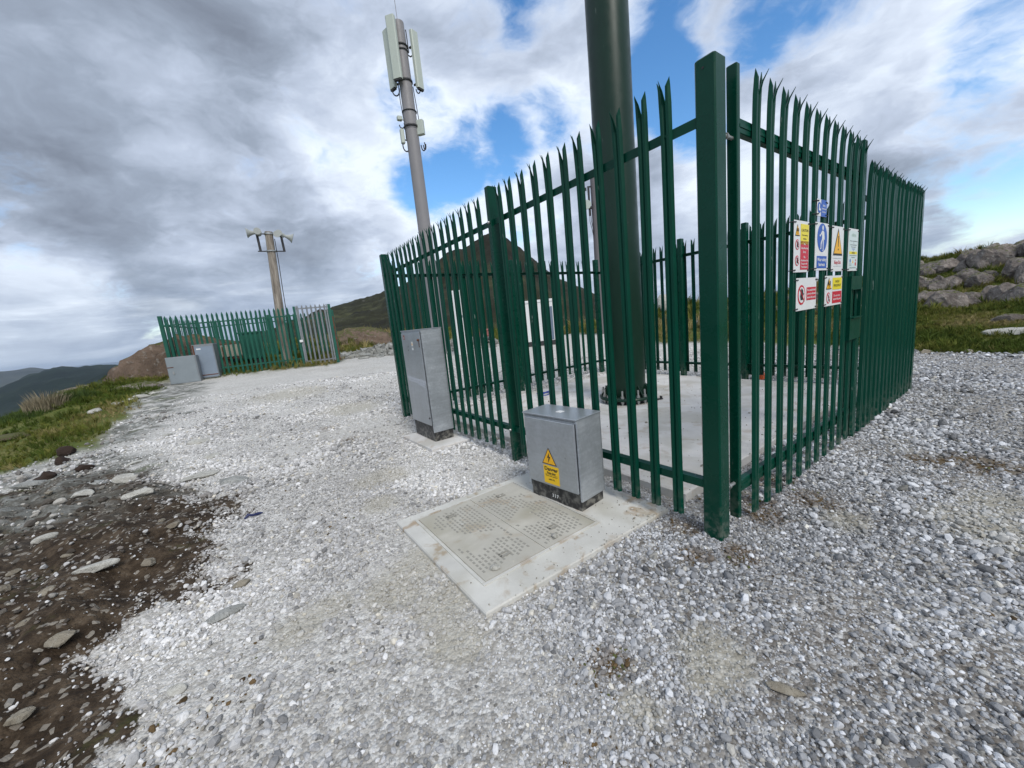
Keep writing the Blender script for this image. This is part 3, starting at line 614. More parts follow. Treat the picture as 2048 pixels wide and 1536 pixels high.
# ------------------------------------------------------------------ grass
def f_blade(t, b, tc):
    c = t.attr('tint', 'INSTANCER'); t.link(c, b.inputs['Base Color'])
M['blade'] = material('grass_blades', f_blade, rough=.8, spec=.15)
def tuft_mesh(seed, nb=14, h=1., spread=.45):
    r = random.Random(seed); mb = MB()
    for k in range(nb):
        a = r.uniform(0, 6.28); d = r.uniform(0, spread*.5); x, y = d*math.cos(a), d*math.sin(a); lean = r.uniform(.1, .55); hh = h*r.uniform(.5, 1.); w = .03; t = r.uniform(0, 3.14)
        dx, dy = w*math.cos(t), w*math.sin(t); lx, ly = lean*math.cos(a)*hh, lean*math.sin(a)*hh
        mb.add([(x-dx, y-dy, -.1), (x+dx, y+dy, -.1), (x+dx*.8+lx*.35, y+dy*.8+ly*.35, hh*.6), (x-dx*.8+lx*.35, y-dy*.8+ly*.35, hh*.6), (x+lx, y+ly, hh)], [(0,1,2,3), (3,2,4)])
    return mb.mesh('tuft', M['blade'])
tufts = [tuft_mesh(i) for i in range(4)]
def grass_tint(x, y, n, r):
    g = fbm(x*.45, y*.45, 4, .6) + r.normal(0, .07, n); f = np.clip((g-.35)/.35, 0, 1)[:, None]
    a = np.array([.062, .092, .014]); b = np.array([.15, .155, .032]); c = np.array([.29, .235, .11])
    col = np.where(f < .55, a + (b-a)*f/.55, b + (c-b)*(f-.55)/.45)*r.uniform(.75, 1.25, (n, 1)); return np.clip(np.column_stack([col, np.ones(n)]), 0, 1)
for (N, r0, r1, azr, sz, sd, lb) in [(60000, 6.5, 27, (-68, -30), .055, 41, 'short green and tawny grass on the ridge left of the gravel'), (60000, 9.0, 27, (39, 66), .06, 42, 'rough green grass on the slope below the right-hand outcrop'), (30000, 13, 36, (-30, 39), .12, 43, 'brownish green moor grass behind the compound')]:
    o = scatter('grass', lb, 'grass', N, r0, r1, azr, lambda d, n, r: sz*np.exp(r.normal(0, .35, n))*(.6+.045*d), 0, 'area', sd, (grass_tint, lambda so, gr, ru, x, y: gr*.95*np.maximum(sst(fbm(x*.6+3, y*.6, 4), .32, .48), x > 4)))
    gn_instances(o, tufts)
# pale seeding clump on the left ridge
def clump(x, y, h, w, n, mat, label, seed):
    r = random.Random(seed); mb = MB(); z = hz(x, y); n = int(n*1.3)
    for k in range(n):
        a = r.uniform(0, 6.28); d = w*math.sqrt(r.random()); bx, by = x+d*math.cos(a), y+d*math.sin(a); hh = h*r.uniform(.25, 1)**.8*(1-.55*(d/w)**2)*(.75+.5*r.random()); lx, ly = (r.uniform(-.25, .45)*hh + .3*math.cos(a)*hh), .3*math.sin(a)*hh
        t = r.uniform(0, 3.1); wx, wy = .007*math.cos(t), .007*math.sin(t); zz = z-.15
        mb.add([(bx-wx, by-wy, zz), (bx+wx, by+wy, zz), (bx+wx+lx*.5, by+wy+ly*.5, z+hh*.6), (bx-wx+lx*.5, by-wy+ly*.5, z+hh*.6), (bx+lx, by+ly, z+hh)], [(0,1,2,3), (3,2,4)])
    return mb.obj('grass_clump', mat, label=label, category='grass clump')
M['straw'] = paint('straw_grass', (.27, .23, .15), .9, .4); M['lush'] = paint('lush_grass', (.05, .085, .012), .8, .4)
p = P(-50.4, 16.5); clump(p.x, p.y, .52, .42, 1100, M['straw'], 'tall straw-coloured seeding grass clump on the left ridge', 1)
p = P(-48.6, 16.8); clump(p.x, p.y, .42, .5, 1000, M['lush'], 'lush green grass clump right of the straw-coloured clump', 2)
p = P(-51.8, 16); clump(p.x, p.y, .22, .5, 400, M['lush'], 'low green grass clump left of the straw-coloured clump', 3)

# ------------------------------------------------------------------ palisade parts
def pale_mesh(name, mat, Ht=2.48, split=2.36, w=.034, dp=.017, splay=True):
    X = [-w, -w*.72, -w*.30, 0, w*.30, w*.72, w]; Y = [0, -dp, -dp, -dp*.35, -dp, -dp, 0]
    mb = MB(); zs = [0, Ht*.33, Ht*.66, split-.16, split-.06, split]; ex = [0, 0, 0, 0, .004, .008] if splay else [0]*6
    V = []
    for z, e in zip(zs, ex): V += [(x*(1+e*8), y-e*.6, z) for x, y in zip(X, Y)]
    F = []
    for i in range(len(zs)-1):
        for k in range(6): F.append((i*7+k, i*7+k+1, (i+1)*7+k+1, (i+1)*7+k))
    mb.add(V, F); top = V[-7:]
    if splay:
        def tine(ids, tip, mid, kk=.85):
            b = [top[i] for i in ids]; c = np.mean(b, 0); n = len(b)
            m = [tuple(np.array(q)*kk + c*(1-kk) + np.array(mid)) for q in b]
            mb.add(b + m + [tuple(c + np.array(tip))], [(j, j+1, n+j+1, n+j) for j in range(n-1)] + [(n+j, n+j+1, 2*n) for j in range(n-1)])
        tine([0,1,2], (-.012, -.002, .118), (-.001, -.004, .078)); tine([4,5,6], (.012, -.002, .118), (.001, -.004, .078)); tine([2,3,4], (0, -.050, .100), (0, -.020, .055), .55)
    else:
        n = 7; mb.add(top + [(0, -dp*.3, Ht)], [(j, j+1, 7) for j in range(6)])
    return mb.mesh(name, mat)
def rail_mesh(L, mat, h=.05, d=.045):
    mb = MB(); mb.box((L/2, .004, 0), (L, .006, h)); mb.box((L/2, .007+d/2, h/2-.003), (L, d, .006)); return mb.mesh('rail', mat)
def post_mesh(w, d, h, mat, holes=True, bev=.006):
    mb = MB(); mb.box((0, d/2, h/2), (w, d, h), bev=bev); return mb.mesh('post', mat)
def bolts(parent, xs, zs, y=-.016, r=.008, mat='bolt', nm='bolt'):
    mb = MB()
    for x in xs:
        for z in zs: mb.lathe([(r, 0), (r, .006), (r*.6, .010)], (x, y, z), 8, 'y')
    return mb.obj(nm, M[mat], parent)
PALE = pale_mesh('pale', M['green']); PALEW = pale_mesh('pale', M['worn'])
def side(name, label, origin, rot, n_list, posts, rails, L, z0=.10, mat='green', pale=None, cat='fence', group=None, ptop=2.58, ph=2.48):
    t = thing(name, label, cat, origin, rot, group)
    for x in n_list:
        o = link('pale', random.choice([PALE, PALE, PALEW]) if pale is None else pale, t, (x, -.0035, z0 + random.uniform(-.004, .004))); solid(o)
        o.rotation_euler = (random.uniform(-.004, .004), random.uniform(-.005, .005), random.uniform(-.07, .07)); o.scale = (1, 1, (ptop-z0)/ph)
    for x, w, d, y, h in posts: link('post', post_mesh(w, d, h, M['greenpost'] if mat == 'green' else M[mat]), t, (x, y, -.02))
    for x0, x1, z in rails: link('rail', rail_mesh(x1-x0, M[mat]), t, (x0, .004, z))
    if rails:
        mb = MB()
        for x in n_list:
            for z in sorted({r_[2] for r_ in rails}): mb.lathe([(.007, 0), (.007, -.006), (.004, -.009)], (x, -.006, z), 8, 'y')
        mb.obj('rivets', M['bolt'] if mat != 'green' else M['worn'], t, kind='stuff')
    return t
# side A (left of the corner), seen from outside; x runs from the left end to the corner
tA = TH - math.pi/2
ax = [-(.262 + .160*k) for k in range(11)] + [-(2.235 + .160*k) for k in range(18)]
fa = side('palisade_fence', 'dark green palisade fence side behind the two grey cabinets, left of the corner post', KP(0, 0), tA, ax,
          [(-2.03, .06, .10, -.028, 2.63), (-5.13, .09, .10, -.03, 2.63)], [(-2.02, -.09, 2.30), (-2.02, -.09, .335), (-5.09, -2.08, 2.30), (-5.09, -2.08, .335)], LA)
cp = MB(); cp.box((0, 0, 1.28), (.106, .106, 2.60), bev=.007)
c_ = cp.obj('corner_post', M['greenpost'], fa, loc=(-.053, .053, 0))
mb = MB(); mb.lathe([(.006, 0), (.006, -.002)], (-.06, -.0005, 2.53), 10, 'y'); mb.obj('hole', M['ink'], fa)
for z in (2.30, .335):
    mb = MB(); mb.lathe([(.014, 0), (.014, -.010), (.009, -.018)], (-2.03, -.0285, z), 8, 'y'); mb.obj('bolt', M['bolt'], fa)
# gate
tg = thing('palisade_gate', 'dark green palisade gate carrying the safety signs, right of the corner post', 'gate', KP(0, 0), TH)
GP = pale_mesh('pale', M['green'], 2.54, 2.42, .034, .0175)
gxs = [.415 + .1815*k for k in range(12)]
for x in gxs: solid(link('pale', GP, tg, (x, -.0035, .045)))
for z in (2.295, .26): 
    mb = MB(); mb.box((1.33, .024, z), (2.15, .04, .075), bev=.004); mb.box((1.33, .0018, z), (2.15, .003, .016)); mb.obj('rail', M['green'], tg)
mb = MB(); mb.box((.243, .030, 1.325), (.036, .055, 2.53), bev=.004); mb.obj('stile', M['greenpost'], tg)
mb = MB(); mb.box((2.425, .028, 1.33), (.05, .06, 2.50), bev=.004); mb.obj('stile', M['greenpost'], tg)
lb = MB(); z0, z1 = .95, 1.48
for (cx, cz, w, h) in [(2.255, 1.425, .30, .11), (2.255, 1.045, .30, .19), (2.115, 1.25, .02, .24), (2.395, 1.25, .02, .24)]: lb.box((cx, -.028, cz), (w, .03, h))
lbo = lb.obj('lock_box', M['green'], tg)
mb = MB(); mb.box((2.255, .02, 1.25), (.26, .008, .24)); mb.obj('back_plate', M['darkmetal'], lbo)
mb = MB(); mb.box((2.255, -.050, 1.135), (.24, .02, .008)); mb.obj('lip', M['worn'], lbo)
mb = MB(); mb.box((2.25, -.046, 1.372), (.26, .006, .006)); mb.obj('lip', M['worn'], lbo)
for z in (2.235, .285): mb = MB(); mb.tube([(.11, .03, z), (.225, .03, z)], .010, 10); mb.lathe([(.017, 0), (.017, .012)], (.155, .03, z), 6, 'x'); mb.lathe([(.017, 0), (.017, .012)], (.115, .03, z), 6, 'x'); mb.obj('hinge', M['bolt'], tg)
mb = MB(); mb.box((2.425, -.005, 2.20), (.04, .006, .12)); mb.obj('plate', M['galv'], tg)
mb = MB()
for x in gxs[:10]:
    for z in (2.30, .26): mb.lathe([(.007, 0), (.007, -.007), (.004, -.010)], (x+.043, .002, z-.01), 8, 'y')
mb.obj('rivets', M['worn'], tg, kind='stuff')
# fence right of the gate
bx = [2.62 + .157*k for k in range(14)]
side('palisade_fence', 'dark green palisade fence continuing right of the gate to the end post', KP(0, 0), TH, bx, [(2.50, .07, .10, -.012, 2.62), (4.86, .09, .10, -.03, 2.46)], [(2.53, 4.82, 2.15), (2.53, 4.82, .28)], LB, z0=.02, ptop=2.45, pale=pale_mesh('pale', M['green'], w=.036, dp=.026))
# far sides
tC = TH + math.pi; tD = TH + math.pi/2
nC = [-(.12 + .16*k) for k in range(29)]
side('palisade_fence', 'dark green back-left side of the palisade compound behind the pole', KP(LA, 0), tC, nC, [(-2.4, .08, .10, .0, 2.55)], [(-4.8, 0., 2.28), (-4.8, 0., .27)], LB, ptop=2.55)
nD = [(.12 + .16*k) for k in range(31)]
side('palisade_fence', 'dark green back-right side of the palisade compound behind the corner post', KP(0, LB), tD, nD, [(1.95, .08, .10, .0, 2.58), (3.05, .08, .10, .0, 2.58), (5.10, .09, .10, -.0, 2.58)], [(0.05, 5.08, 2.26), (.05, 5.08, .27)], LA, ptop=2.53)

# ------------------------------------------------------------------ signs on the gate
def sign(label, x0, x1, z0, z1, cat='sign', y=-.025):
    c = KP(0, (x0+x1)/2, (z0+z1)/2); n = Vector((math.sin(TH), -math.cos(TH), 0)); c = c + n*(-y)
    t = thing('safety_sign', label, cat, c, TH); w, h = x1-x0, z1-z0
    mb = MB(); mb.box((0, 0, 0), (w, .003, h), bev=.0012); mb.obj('plate', M['white'], t)
    mb = MB()
    for sx_ in (-1, 1):
        for sz_ in (-1, 1):
            X, Z = sx_*(w/2-.012), sz_*(h/2-.014); mb.tube([(X, -.004, Z), (X+sx_*.03, -.003, Z-.001), (X+sx_*.055, .012, Z-.003)], .0032, 6); mb.box((X-sx_*.004, -.004, Z), (.012, .006, .008))
    mb.obj('cable_tie', M['tie'], t)
    return t, w, h
def rect(t, nm, mat, cx, cz, w, h, y=-.0026): mb = MB(); mb.box((cx, y, cz), (w, .0012, h)); return mb.obj(nm, M[mat], t)
def disc(t, nm, mat, cx, cz, r, y=-.0026, th=.0012, n=32): mb = MB(); mb.prism([(cx+r*math.cos(2*math.pi*k/n), cz+r*math.sin(2*math.pi*k/n)) for k in range(n)], y-th/2, y+th/2); return mb.obj(nm, M[mat], t)
def tri(t, nm, mat, cx, cz, w, h, y=-.0026, th=.0012): mb = MB(); mb.prism([(cx-w/2, cz-h/2), (cx+w/2, cz-h/2), (cx, cz+h/2)], y-th/2, y+th/2); return mb.obj(nm, M[mat], t)
def letters(t, mat, lines, y=-.0036, nm='lettering'):
    mb = MB()
    for (s, cx, cz, size, w) in lines: text_mb(mb, s, cx, cz, size, y, w, bold=.02)
    return mb.obj(nm, M[mat], t)
def warn(t, cx, cz, w, h, kind='!'):
    tri(t, 'triangle_border', 'ink', cx, cz, w, h); tri(t, 'triangle', 'amber', cx, cz-.02*h, w*.84, h*.82, y=-.0036)
    mb = MB()
    if kind == '!':
        mb.prism([(cx-.035*w, cz+.22*h), (cx+.035*w, cz+.22*h), (cx+.018*w, cz-.18*h), (cx-.018*w, cz-.18*h)], -.0052, -.0046); k = 12
        mb.prism([(cx+.04*w*math.cos(2*math.pi*i/k), cz-.28*h+.035*h*math.sin(2*math.pi*i/k)) for i in range(k)], -.0052, -.0046)
    elif kind == 'rf':
        mb.prism([(cx-.02*w, cz+.02*h), (cx+.02*w, cz+.02*h), (cx+.05*w, cz-.36*h), (cx-.05*w, cz-.36*h)], -.0052, -.0046)
        for s_ in (-1, 1):
            for rad in (.11, .19):
                mb.tube([(cx+s_*rad*w*math.cos(a), -.0048, cz+.02*h+rad*w*1.1*math.sin(a)) for a in np.linspace(-.8, .8, 7)], w*.018, 5)
    else:
        mb.prism([(cx+.06*w, cz+.26*h), (cx-.08*w, cz-.02*h), (cx-.005*w, cz+.0*h), (cx-.05*w, cz-.32*h), (cx+.09*w, cz+.06*h), (cx+.015*w, cz+.05*h)], -.0052, -.0046)
    mb.obj('pictogram', M['ink'], t)
def prohibit(t, cx, cz, r, kind):
    disc(t, 'ring', 'red', cx, cz, r); disc(t, 'ring_field', 'white', cx, cz, r*.8, y=-.0034)
    mb = MB(); y0, y1 = -.0050, -.0044
    if kind == 'hand':
        mb.prism([(cx-.30*r, cz-.52*r), (cx+.28*r, cz-.52*r), (cx+.40*r, cz-.1*r), (cx+.36*r, cz+.1*r), (cx-.38*r, cz+.1*r), (cx-.46*r, cz-.12*r)], y0, y1)
        for i, hh in enumerate((.42, .56, .52, .38)): mb.box((cx+(-.28+.19*i)*r, -.0047, cz+(.1+hh/2)*r), (.14*r, .0006, hh*r))
        mb.prism([(cx+.38*r, cz-.1*r), (cx+.60*r, cz+.12*r), (cx+.52*r, cz+.20*r), (cx+.33*r, cz+.05*r)], y0, y1)
    else:
        k = 12; mb.prism([(cx+.05*r+.12*r*math.cos(2*math.pi*i/k), cz+.5*r+.12*r*math.sin(2*math.pi*i/k)) for i in range(k)], y0, y1)
        mb.prism([(cx-.10*r, cz+.36*r), (cx+.18*r, cz+.34*r), (cx+.16*r, cz-.1*r), (cx-.10*r, cz-.1*r)], y0, y1)
        mb.prism([(cx-.08*r, cz-.1*r), (cx+.06*r, cz-.1*r), (cx-.18*r, cz-.62*r), (cx-.34*r, cz-.62*r)], y0, y1)
        mb.prism([(cx+.02*r, cz-.1*r), (cx+.16*r, cz-.1*r), (cx+.30*r, cz-.60*r), (cx+.16*r, cz-.62*r)], y0, y1)
        mb.prism([(cx-.10*r, cz+.34*r), (cx-.06*r, cz+.2*r), (cx-.36*r, cz-.02*r), (cx-.42*r, cz+.06*r)], y0, y1)
        mb.prism([(cx+.18*r, cz+.34*r), (cx+.14*r, cz+.22*r), (cx+.34*r, cz+.0*r), (cx+.42*r, cz+.06*r)], y0, y1)
    mb.obj('pictogram', M['ink'], t)
    mb = MB(); d = r*.68; w_ = r*.09
    mb.prism([(cx-d-w_*.5, cz+d-w_*.5), (cx-d+w_*.5, cz+d+w_*.5), (cx+d+w_*.5, cz-d+w_*.5), (cx+d-w_*.5, cz-d-w_*.5)], -.0062, -.0056); mb.obj('bar', M['red'], t)

t, w, h = sign('tall white, yellow and red caution sign with two prohibition rings, leftmost on the gate', .925, 1.185, 1.525, 1.855)
rect(t, 'yellow_field', 'yellow', .05, h/2-.085, .14, .13); rect(t, 'red_field', 'red', .05, -.055, .14, .185)
warn(t, -.075, h/2-.062, .075, .072, 'rf'); prohibit(t, -.075, .012, .033, 'hand'); prohibit(t, -.075, -.09, .033, 'hand')
letters(t, 'ink', [('CAUTION', .05, .105, .024, .12), ('Non-ionising', .05, .075, .014, .12), ('radiation', .05, .052, .014, .075)])
letters(t, 'white', [('No', .05, .018, .020, .03), ('Unauthorised', .05, -.008, .018, .125), ('Entry', .05, -.033, .018, .05), ('No', .05, -.066, .020, .03), ('Admittance for', .05, -.088, .017, .13), ('People with', .05, -.109, .017, .11), ('Pacemakers', .05, -.130, .017, .11)])
t, w, h = sign('blue and white sign with a striding figure in a harness, centre of the gate', 1.305, 1.575, 1.535, 1.865)
disc(t, 'blue_disc', 'blue', 0, .062, .098, n=40); rect(t, 'blue_field', 'blue', 0, -.107, .20, .085)
mb = MB(); k = 14; q = lambda *p: mb.prism([(a, b+.062) for a, b in p], -.0044, -.0038)
mb.prism([(.004+.014*math.cos(2*math.pi*i/k), .062+.068+.017*math.sin(2*math.pi*i/k)) for i in range(k)], -.0044, -.0038)
q((-.014,.048),(.020,.048),(.026,-.008),(-.010,-.008)); q((-.014,.046),(-.006,.034),(-.046,.006),(-.060,.010),(-.058,.020),(-.045,.020))
q((.018,.046),(.032,.038),(.044,-.012),(.034,-.014),(.018,.022)); q((-.010,-.008),(.008,-.008),(-.020,-.046),(-.022,-.078),(-.034,-.080),(-.046,-.076),(-.034,-.070),(-.036,-.040)); q((.006,-.008),(.026,-.008),(.022,-.050),(.024,-.088),(.004,-.092),(.006,-.086),(.012,-.084),(.008,-.050))
mb.obj('figure', M['white'], t)
letters(t, 'white', [('Wear safety', 0, -.090, .034, .185), ('harness', 0, -.124, .034, .13)])
t, w, h = sign('white sign with a large amber exclamation triangle reading Keep Out', 1.655, 1.925, 1.525, 1.86)
warn(t, 0, .052, .215, .20, '!'); letters(t, 'red', [('Keep Out', 0, -.10, .038, .15)])
mb = MB()
for z in (-.070, -.128): mb.box((0, -.0024, z), (.19, .0008, .0018))
mb.obj('rule', M['boxgrey'], t)
t, w, h = sign('pale site information notice crowded with small print, rightmost on the gate', 2.05, 2.31, 1.525, 1.862)
rect(t, 'notice_sheet', 'pgreen', 0, 0, .235, .30, y=-.0022).data.materials[0] = M.setdefault('sheet', plain('notice_sheet', (.60, .70, .68), .5))
letters(t, 'pgreen', [('cellnex', 0, .118, .040, .12)], y=-.0034, nm='logo')
letters(t, 'ink', [('For access or emergency please call', 0, .070, .012, .20), ('24', 0, .055, .011, .02), ('Site name and site number', 0, .040, .012, .20), ('Network operations', 0, .023, .011, .14), ('WARNING', 0, -.024, .017, .08), ('All visitors must report before entry', 0, -.045, .010, .19), ('Keep gate locked', 0, -.060, .010, .11), ('Antennas in use', -.07, -.112, .009, .06), ('Do not enter', -.07, -.124, .009, .06), ('This site is monitored at all times', 0, -.142, .010, .18)])
letters(t, 'blue', [('1800 000 000', 0, .007, .011, .12), ('www', 0, -.006, .011, .08)], nm='phone_number')
o = rect(t, 'yellow_band', 'yellow', 0, -.024, .21, .022, y=-.0026); disc(t, 'blue_disc', 'blue', -.075, -.088, .015); tri(t, 'triangle', 'amber', -.003, -.09, .034, .03); rect(t, 'red_field', 'red', .07, -.112, .032, .026); disc(t, 'ring', 'red', .07, -.082, .010)
t, w, h = sign('small blue and white footwear sign, highest on the gate', 1.325, 1.512, 1.905, 2.02)
rect(t, 'blue_field', 'blue', .038, 0, .108, .113); disc(t, 'blue_disc', 'blue', -.052, 0, .036)
mb = MB(); mb.prism([(-.066,.022),(-.050,.022),(-.048,-.004),(-.026,-.010),(-.026,-.020),(-.068,-.020)], -.0042, -.0036); mb.obj('boot', M['white'], t)
letters(t, 'white', [('Safety', .038, .018, .018, .05), ('footwear must', .038, -.003, .018, .095), ('be worn', .038, -.024, .018, .065)])
t, w, h = sign('white sign with a large no-entry hand ring, lower left on the gate', .98, 1.348, 1.27, 1.488)
prohibit(t, -.095, -.004, .066, 'hand'); rect(t, 'red_field', 'red', .085, .0, .175, .088)
letters(t, 'white', [('No unauthorised', .085, .025, .022, .155), ('persons allowed', .085, 0, .022, .155), ('beyond this point', .085, -.025, .022, .16)])
t, w, h = sign('white, yellow and red radio frequency sign, lower right on the gate', 1.53, 1.925, 1.268, 1.494)
warn(t, -.115, .055, .12, .085, 'rf'); prohibit(t, -.118, -.052, .042, 'walk'); rect(t, 'yellow_field', 'yellow', .075, .052, .215, .09); rect(t, 'red_field', 'red', .075, -.052, .215, .09)
letters(t, 'ink', [('RADIO', .075, .067, .026, .09), ('FREQUENCY', .075, .037, .026, .17)]); letters(t, 'white', [('Do not enter', .075, -.040, .022, .15), ('beyond this point', .075, -.066, .022, .18)])

# ------------------------------------------------------------------ concrete pad, slab and cover
def slabprism(name, pts, z0, z1, mat, **kw):
    mb = MB(); n = len(pts); c = np.mean([[p[0], p[1]] for p in pts], 0); q = .012
    ins = [(p[0]+(c[0]-p[0])*q/1.5, p[1]+(c[1]-p[1])*q/1.5) for p in pts]
    V = [(p[0], p[1], z0) for p in pts] + [(p[0], p[1], z1-.008) for p in pts] + [(i[0], i[1], z1) for i in ins]
    F = [tuple(range(n-1, -1, -1)), tuple(range(2*n, 3*n))] + [(k*n+i, k*n+(i+1) % n, (k+1)*n+(i+1) % n, (k+1)*n+i) for k in (0, 1) for i in range(n)]
    mb.add(V, F); return mb.obj(name, mat, **kw)
slabprism('concrete_pad', PD[::-1], -.15, .072, M['pad'], label='wide pale concrete pad under the dark green pole inside the fence', category='concrete pad')
slabprism('concrete_slab', SB, -.12, .032, M['slab'], label='stained concrete slab holding the service cover in front of the small cabinet', category='concrete slab')
cv = thing('chamber_cover', 'dusty iron service cover with raised tread set in the concrete slab', 'chamber cover', (-.25, 1.87, .0335), math.atan2(.573, .8195))
def cover_panel(x0, x1, L=.93):
    mb = MB(); tr = MB(); g = .004; mb.box(((x0+x1)/2, L/2, .001), (x1-x0-2*g, L-2*g, .006))
    nx = int((x1-x0-.06)/.030); ny = int((L-.07)/.036)
    for i in range(nx):
        for j in range(ny):
            if random.random() < .04: continue
            cx = x0+.04+i*.030; cy = .045+j*.036 + (.018 if i % 2 else 0)
            if float(fbm(np.array([cx*5.]), np.array([cy*5.]), 3)[0]) > .43 and cy < L-.03: tr.box((cx, cy, .0045), (.013, .022, .0015))
    pn = mb.obj('cover_panel', M['cover'], cv); tr.obj('tread', M.setdefault('grime', plain('tread_grime', (.29, .28, .245), .9)), pn, kind='stuff'); return pn
cover_panel(0, .43); cover_panel(.43, .86)
mb = MB()
for (cx, cy, w_, d_) in [(.43, -.012, .90, .018), (.43, .942, .90, .018), (-.012, .465, .018, .93), (.872, .465, .018, .93)]: mb.box((cx, cy, .0015), (w_, d_, .007))
mb.obj('frame', M['slab'], cv)
mb = MB()
for cx, cy in ((.22, .12), (.20, .78), (.62, .14), (.64, .78)): mb.box((cx, cy, .0075), (.07, .018, .003)); mb.box((cx, cy+.028, .0075), (.07, .010, .003)); mb.box((cx-.03, cy+.014, .0075), (.010, .03, .003))
mb.obj('keyhole', M['grime'], cv, kind='stuff')
for i, (x, y, s) in enumerate([(.10, .055, .055), (.55, .055, .05), (.20, .62, .025)]):
    q = Vector((-.25, 1.87)) + x*Vector(uB) + y*Vector(uA)
    stone(q.x, q.y, s*1.2, s, s*.5, random.random()*3, 'palestone', 'small pale pebble resting on the service cover', 300+i, 'pebbles on the service cover', .2, name='pebble', cat='pebble', sub=2, z=.04)
tp = [KP(0, 0)]*0
slabprism('concrete_plinth', [(-1.52, 4.98), (-1.0, 4.28), (-.58, 4.56), (-1.08, 5.30)], -.1, .035, M['pad'], label='small pale concrete footing under the tall grey cabinet', category='plinth')

# ------------------------------------------------------------------ cabinets
def cabinet(name, label, loc, rot, W, D, Ht, plinth, doorz, mat='galv'):
    """local: x to the right (0..W), front at y=0 facing -y, z up"""
    t = thing(name, label, 'cabinet', loc, rot); fr = .028
    mb = MB(); mb.box((W/2, D/2+.004, plinth/2), (W-.03, D-.02, plinth)); pl = mb.obj('plinth', M['black'], t)
    mb = MB(); zb = plinth*.55 if doorz > plinth else plinth
    mb.box((W/2, D-.006, (Ht+zb)/2), (W, .012, Ht-zb-.012)); mb.box((.0065, D/2, (Ht+zb)/2), (.013, D-.012, Ht-zb-.012)); mb.box((W-.0065, D/2, (Ht+zb)/2), (.013, D-.012, Ht-zb-.012))
    mb.box((W/2, D/2, Ht-.02), (W-.004, D-.004, .012)); mb.box((W/2, D/2, plinth+.02), (W-.03, D-.03, .01)); mb.box((W/2, .012, Ht-.02), (W-.026, .02, .026))
    mb.obj('body', M['galvdark'], t)
    mb = MB(); mb.box((W/2, D/2-.002, Ht-.004), (W+.012, D+.012, .010), bev=.003); mb.obj('roof', M['galv'], t)
    mb = MB(); mb.box((W/2, -.004, (Ht-.034+doorz)/2), (W-.034, .014, Ht-.034-doorz), bev=.003); dr = mb.obj('door', M['galv'], t)
    return t, dr, pl
ctheta = math.atan2(-(2.888-2.488), -(0.063-.39))*1.  # from left corner to front corner
ctheta = math.atan2(2.488-2.888, .39-.063)
cx0 = Vector((.063, 2.888, .033))
t, dr, pl = cabinet('electrical_cabinet', 'low galvanised electrical cabinet with a yellow danger label on the concrete slab', cx0, ctheta+R(1.5), .517, .27, .672, .125, .135)
Wd = .517
lx = .245
mb = MB(); mb.prism([(lx-.072, .300), (lx+.072, .300), (lx, .430)], -.0128, -.0116); lab = mb.obj('triangle_border', M['ink'], dr)
mb = MB(); mb.prism([(lx-.062, .307), (lx+.062, .307), (lx, .418)], -.0140, -.0130); mb.obj('triangle', M['amber'], dr)
mb = MB(); mb.prism([(lx+.008, .392), (lx-.016, .352), (lx, .355), (lx-.010, .312), (lx+.018, .364), (lx+.003, .360)], -.0154, -.0144); mb.obj('lightning_bolt', M['ink'], dr)
mb = MB(); mb.box((lx+.012, -.0122, .221), (.150, .0012, .140), bev=.0); mb.obj('label_plate', M.setdefault('dyellow', plain('danger_yellow', (.86, .53, .012), .4)), dr)
mb = MB()
for s_, z_, sz_, w_ in (('Danger', .265, .040, .130), ('Keep away', .235, .024, .085), ('Phone with concerns', .211, .011, .115), ('1800 372', .184, .015, .06)): text_mb(mb, s_, lx+.012, z_, sz_, -.0138, w_, bold=.03)
mb.box((lx+.012, -.0134, .222), (.13, .0006, .0015)); mb.obj('lettering', M['ink'], dr)
mb = MB()
for s_, x_, sz_ in (('3', .252, .034), ('1', .274, .040), ('7', .296, .036)): text_mb(mb, s_, x_, .058, sz_, -.0075, None, bold=.03)
mb.obj('painted_number', M['white'], pl)
mb = MB(); mb.box((.27, .12, .6745), (.05, .05, .002)); mb.obj('sticker', M['white'], t)
mb = MB(); mb.box((Wd/2, .012, .137), (Wd-.06, .02, .022)); mb.obj('gland_strip', M['boxgrey'], t)
# tall one
tth = math.atan2(-.8195, .573); tx = Vector((-1.365, 5.055, .036))
t, dr, pl = cabinet('electrical_cabinet', 'tall narrow galvanised cabinet standing against the left fence', tx, tth, .63, .27, 1.375, .20, .205)
mb = MB(); mb.box((.11, -.0125, 1.29), (.055, .0012, .055)); mb.obj('red_sticker', M['redp'], dr)
mb = MB()
for z_ in (1.285, 1.297, 1.275): mb.box((.11, -.0136, z_), (.035, .0008, .004))
mb.obj('lettering', M['white'], dr)
mb = MB(); mb.box((.36, -.0125, 1.205), (.05, .0012, .055)); mb.box((.36, -.0125, 1.145), (.05, .0012, .03)); st = mb.obj('sticker', M['white'], dr)
mb = MB(); mb.prism([(.345, 1.19), (.375, 1.19), (.36, 1.222)], -.0142, -.0134); mb.obj('triangle', M['amber'], st)
mb = MB(); mb.lathe([(.014, 0), (.014, -.014), (.009, -.02)], (.575, -.011, 1.25), 12, 'y'); mb.box((.575, -.0122, 1.20), (.018, .001, .07)); mb.obj('lock', M['rust'], dr)
mb = MB(); mb.lathe([(.012, 0), (.012, -.010)], (.60, -.011, .30), 12, 'y'); mb.obj('lock', M['darkmetal'], dr)
mb = MB()
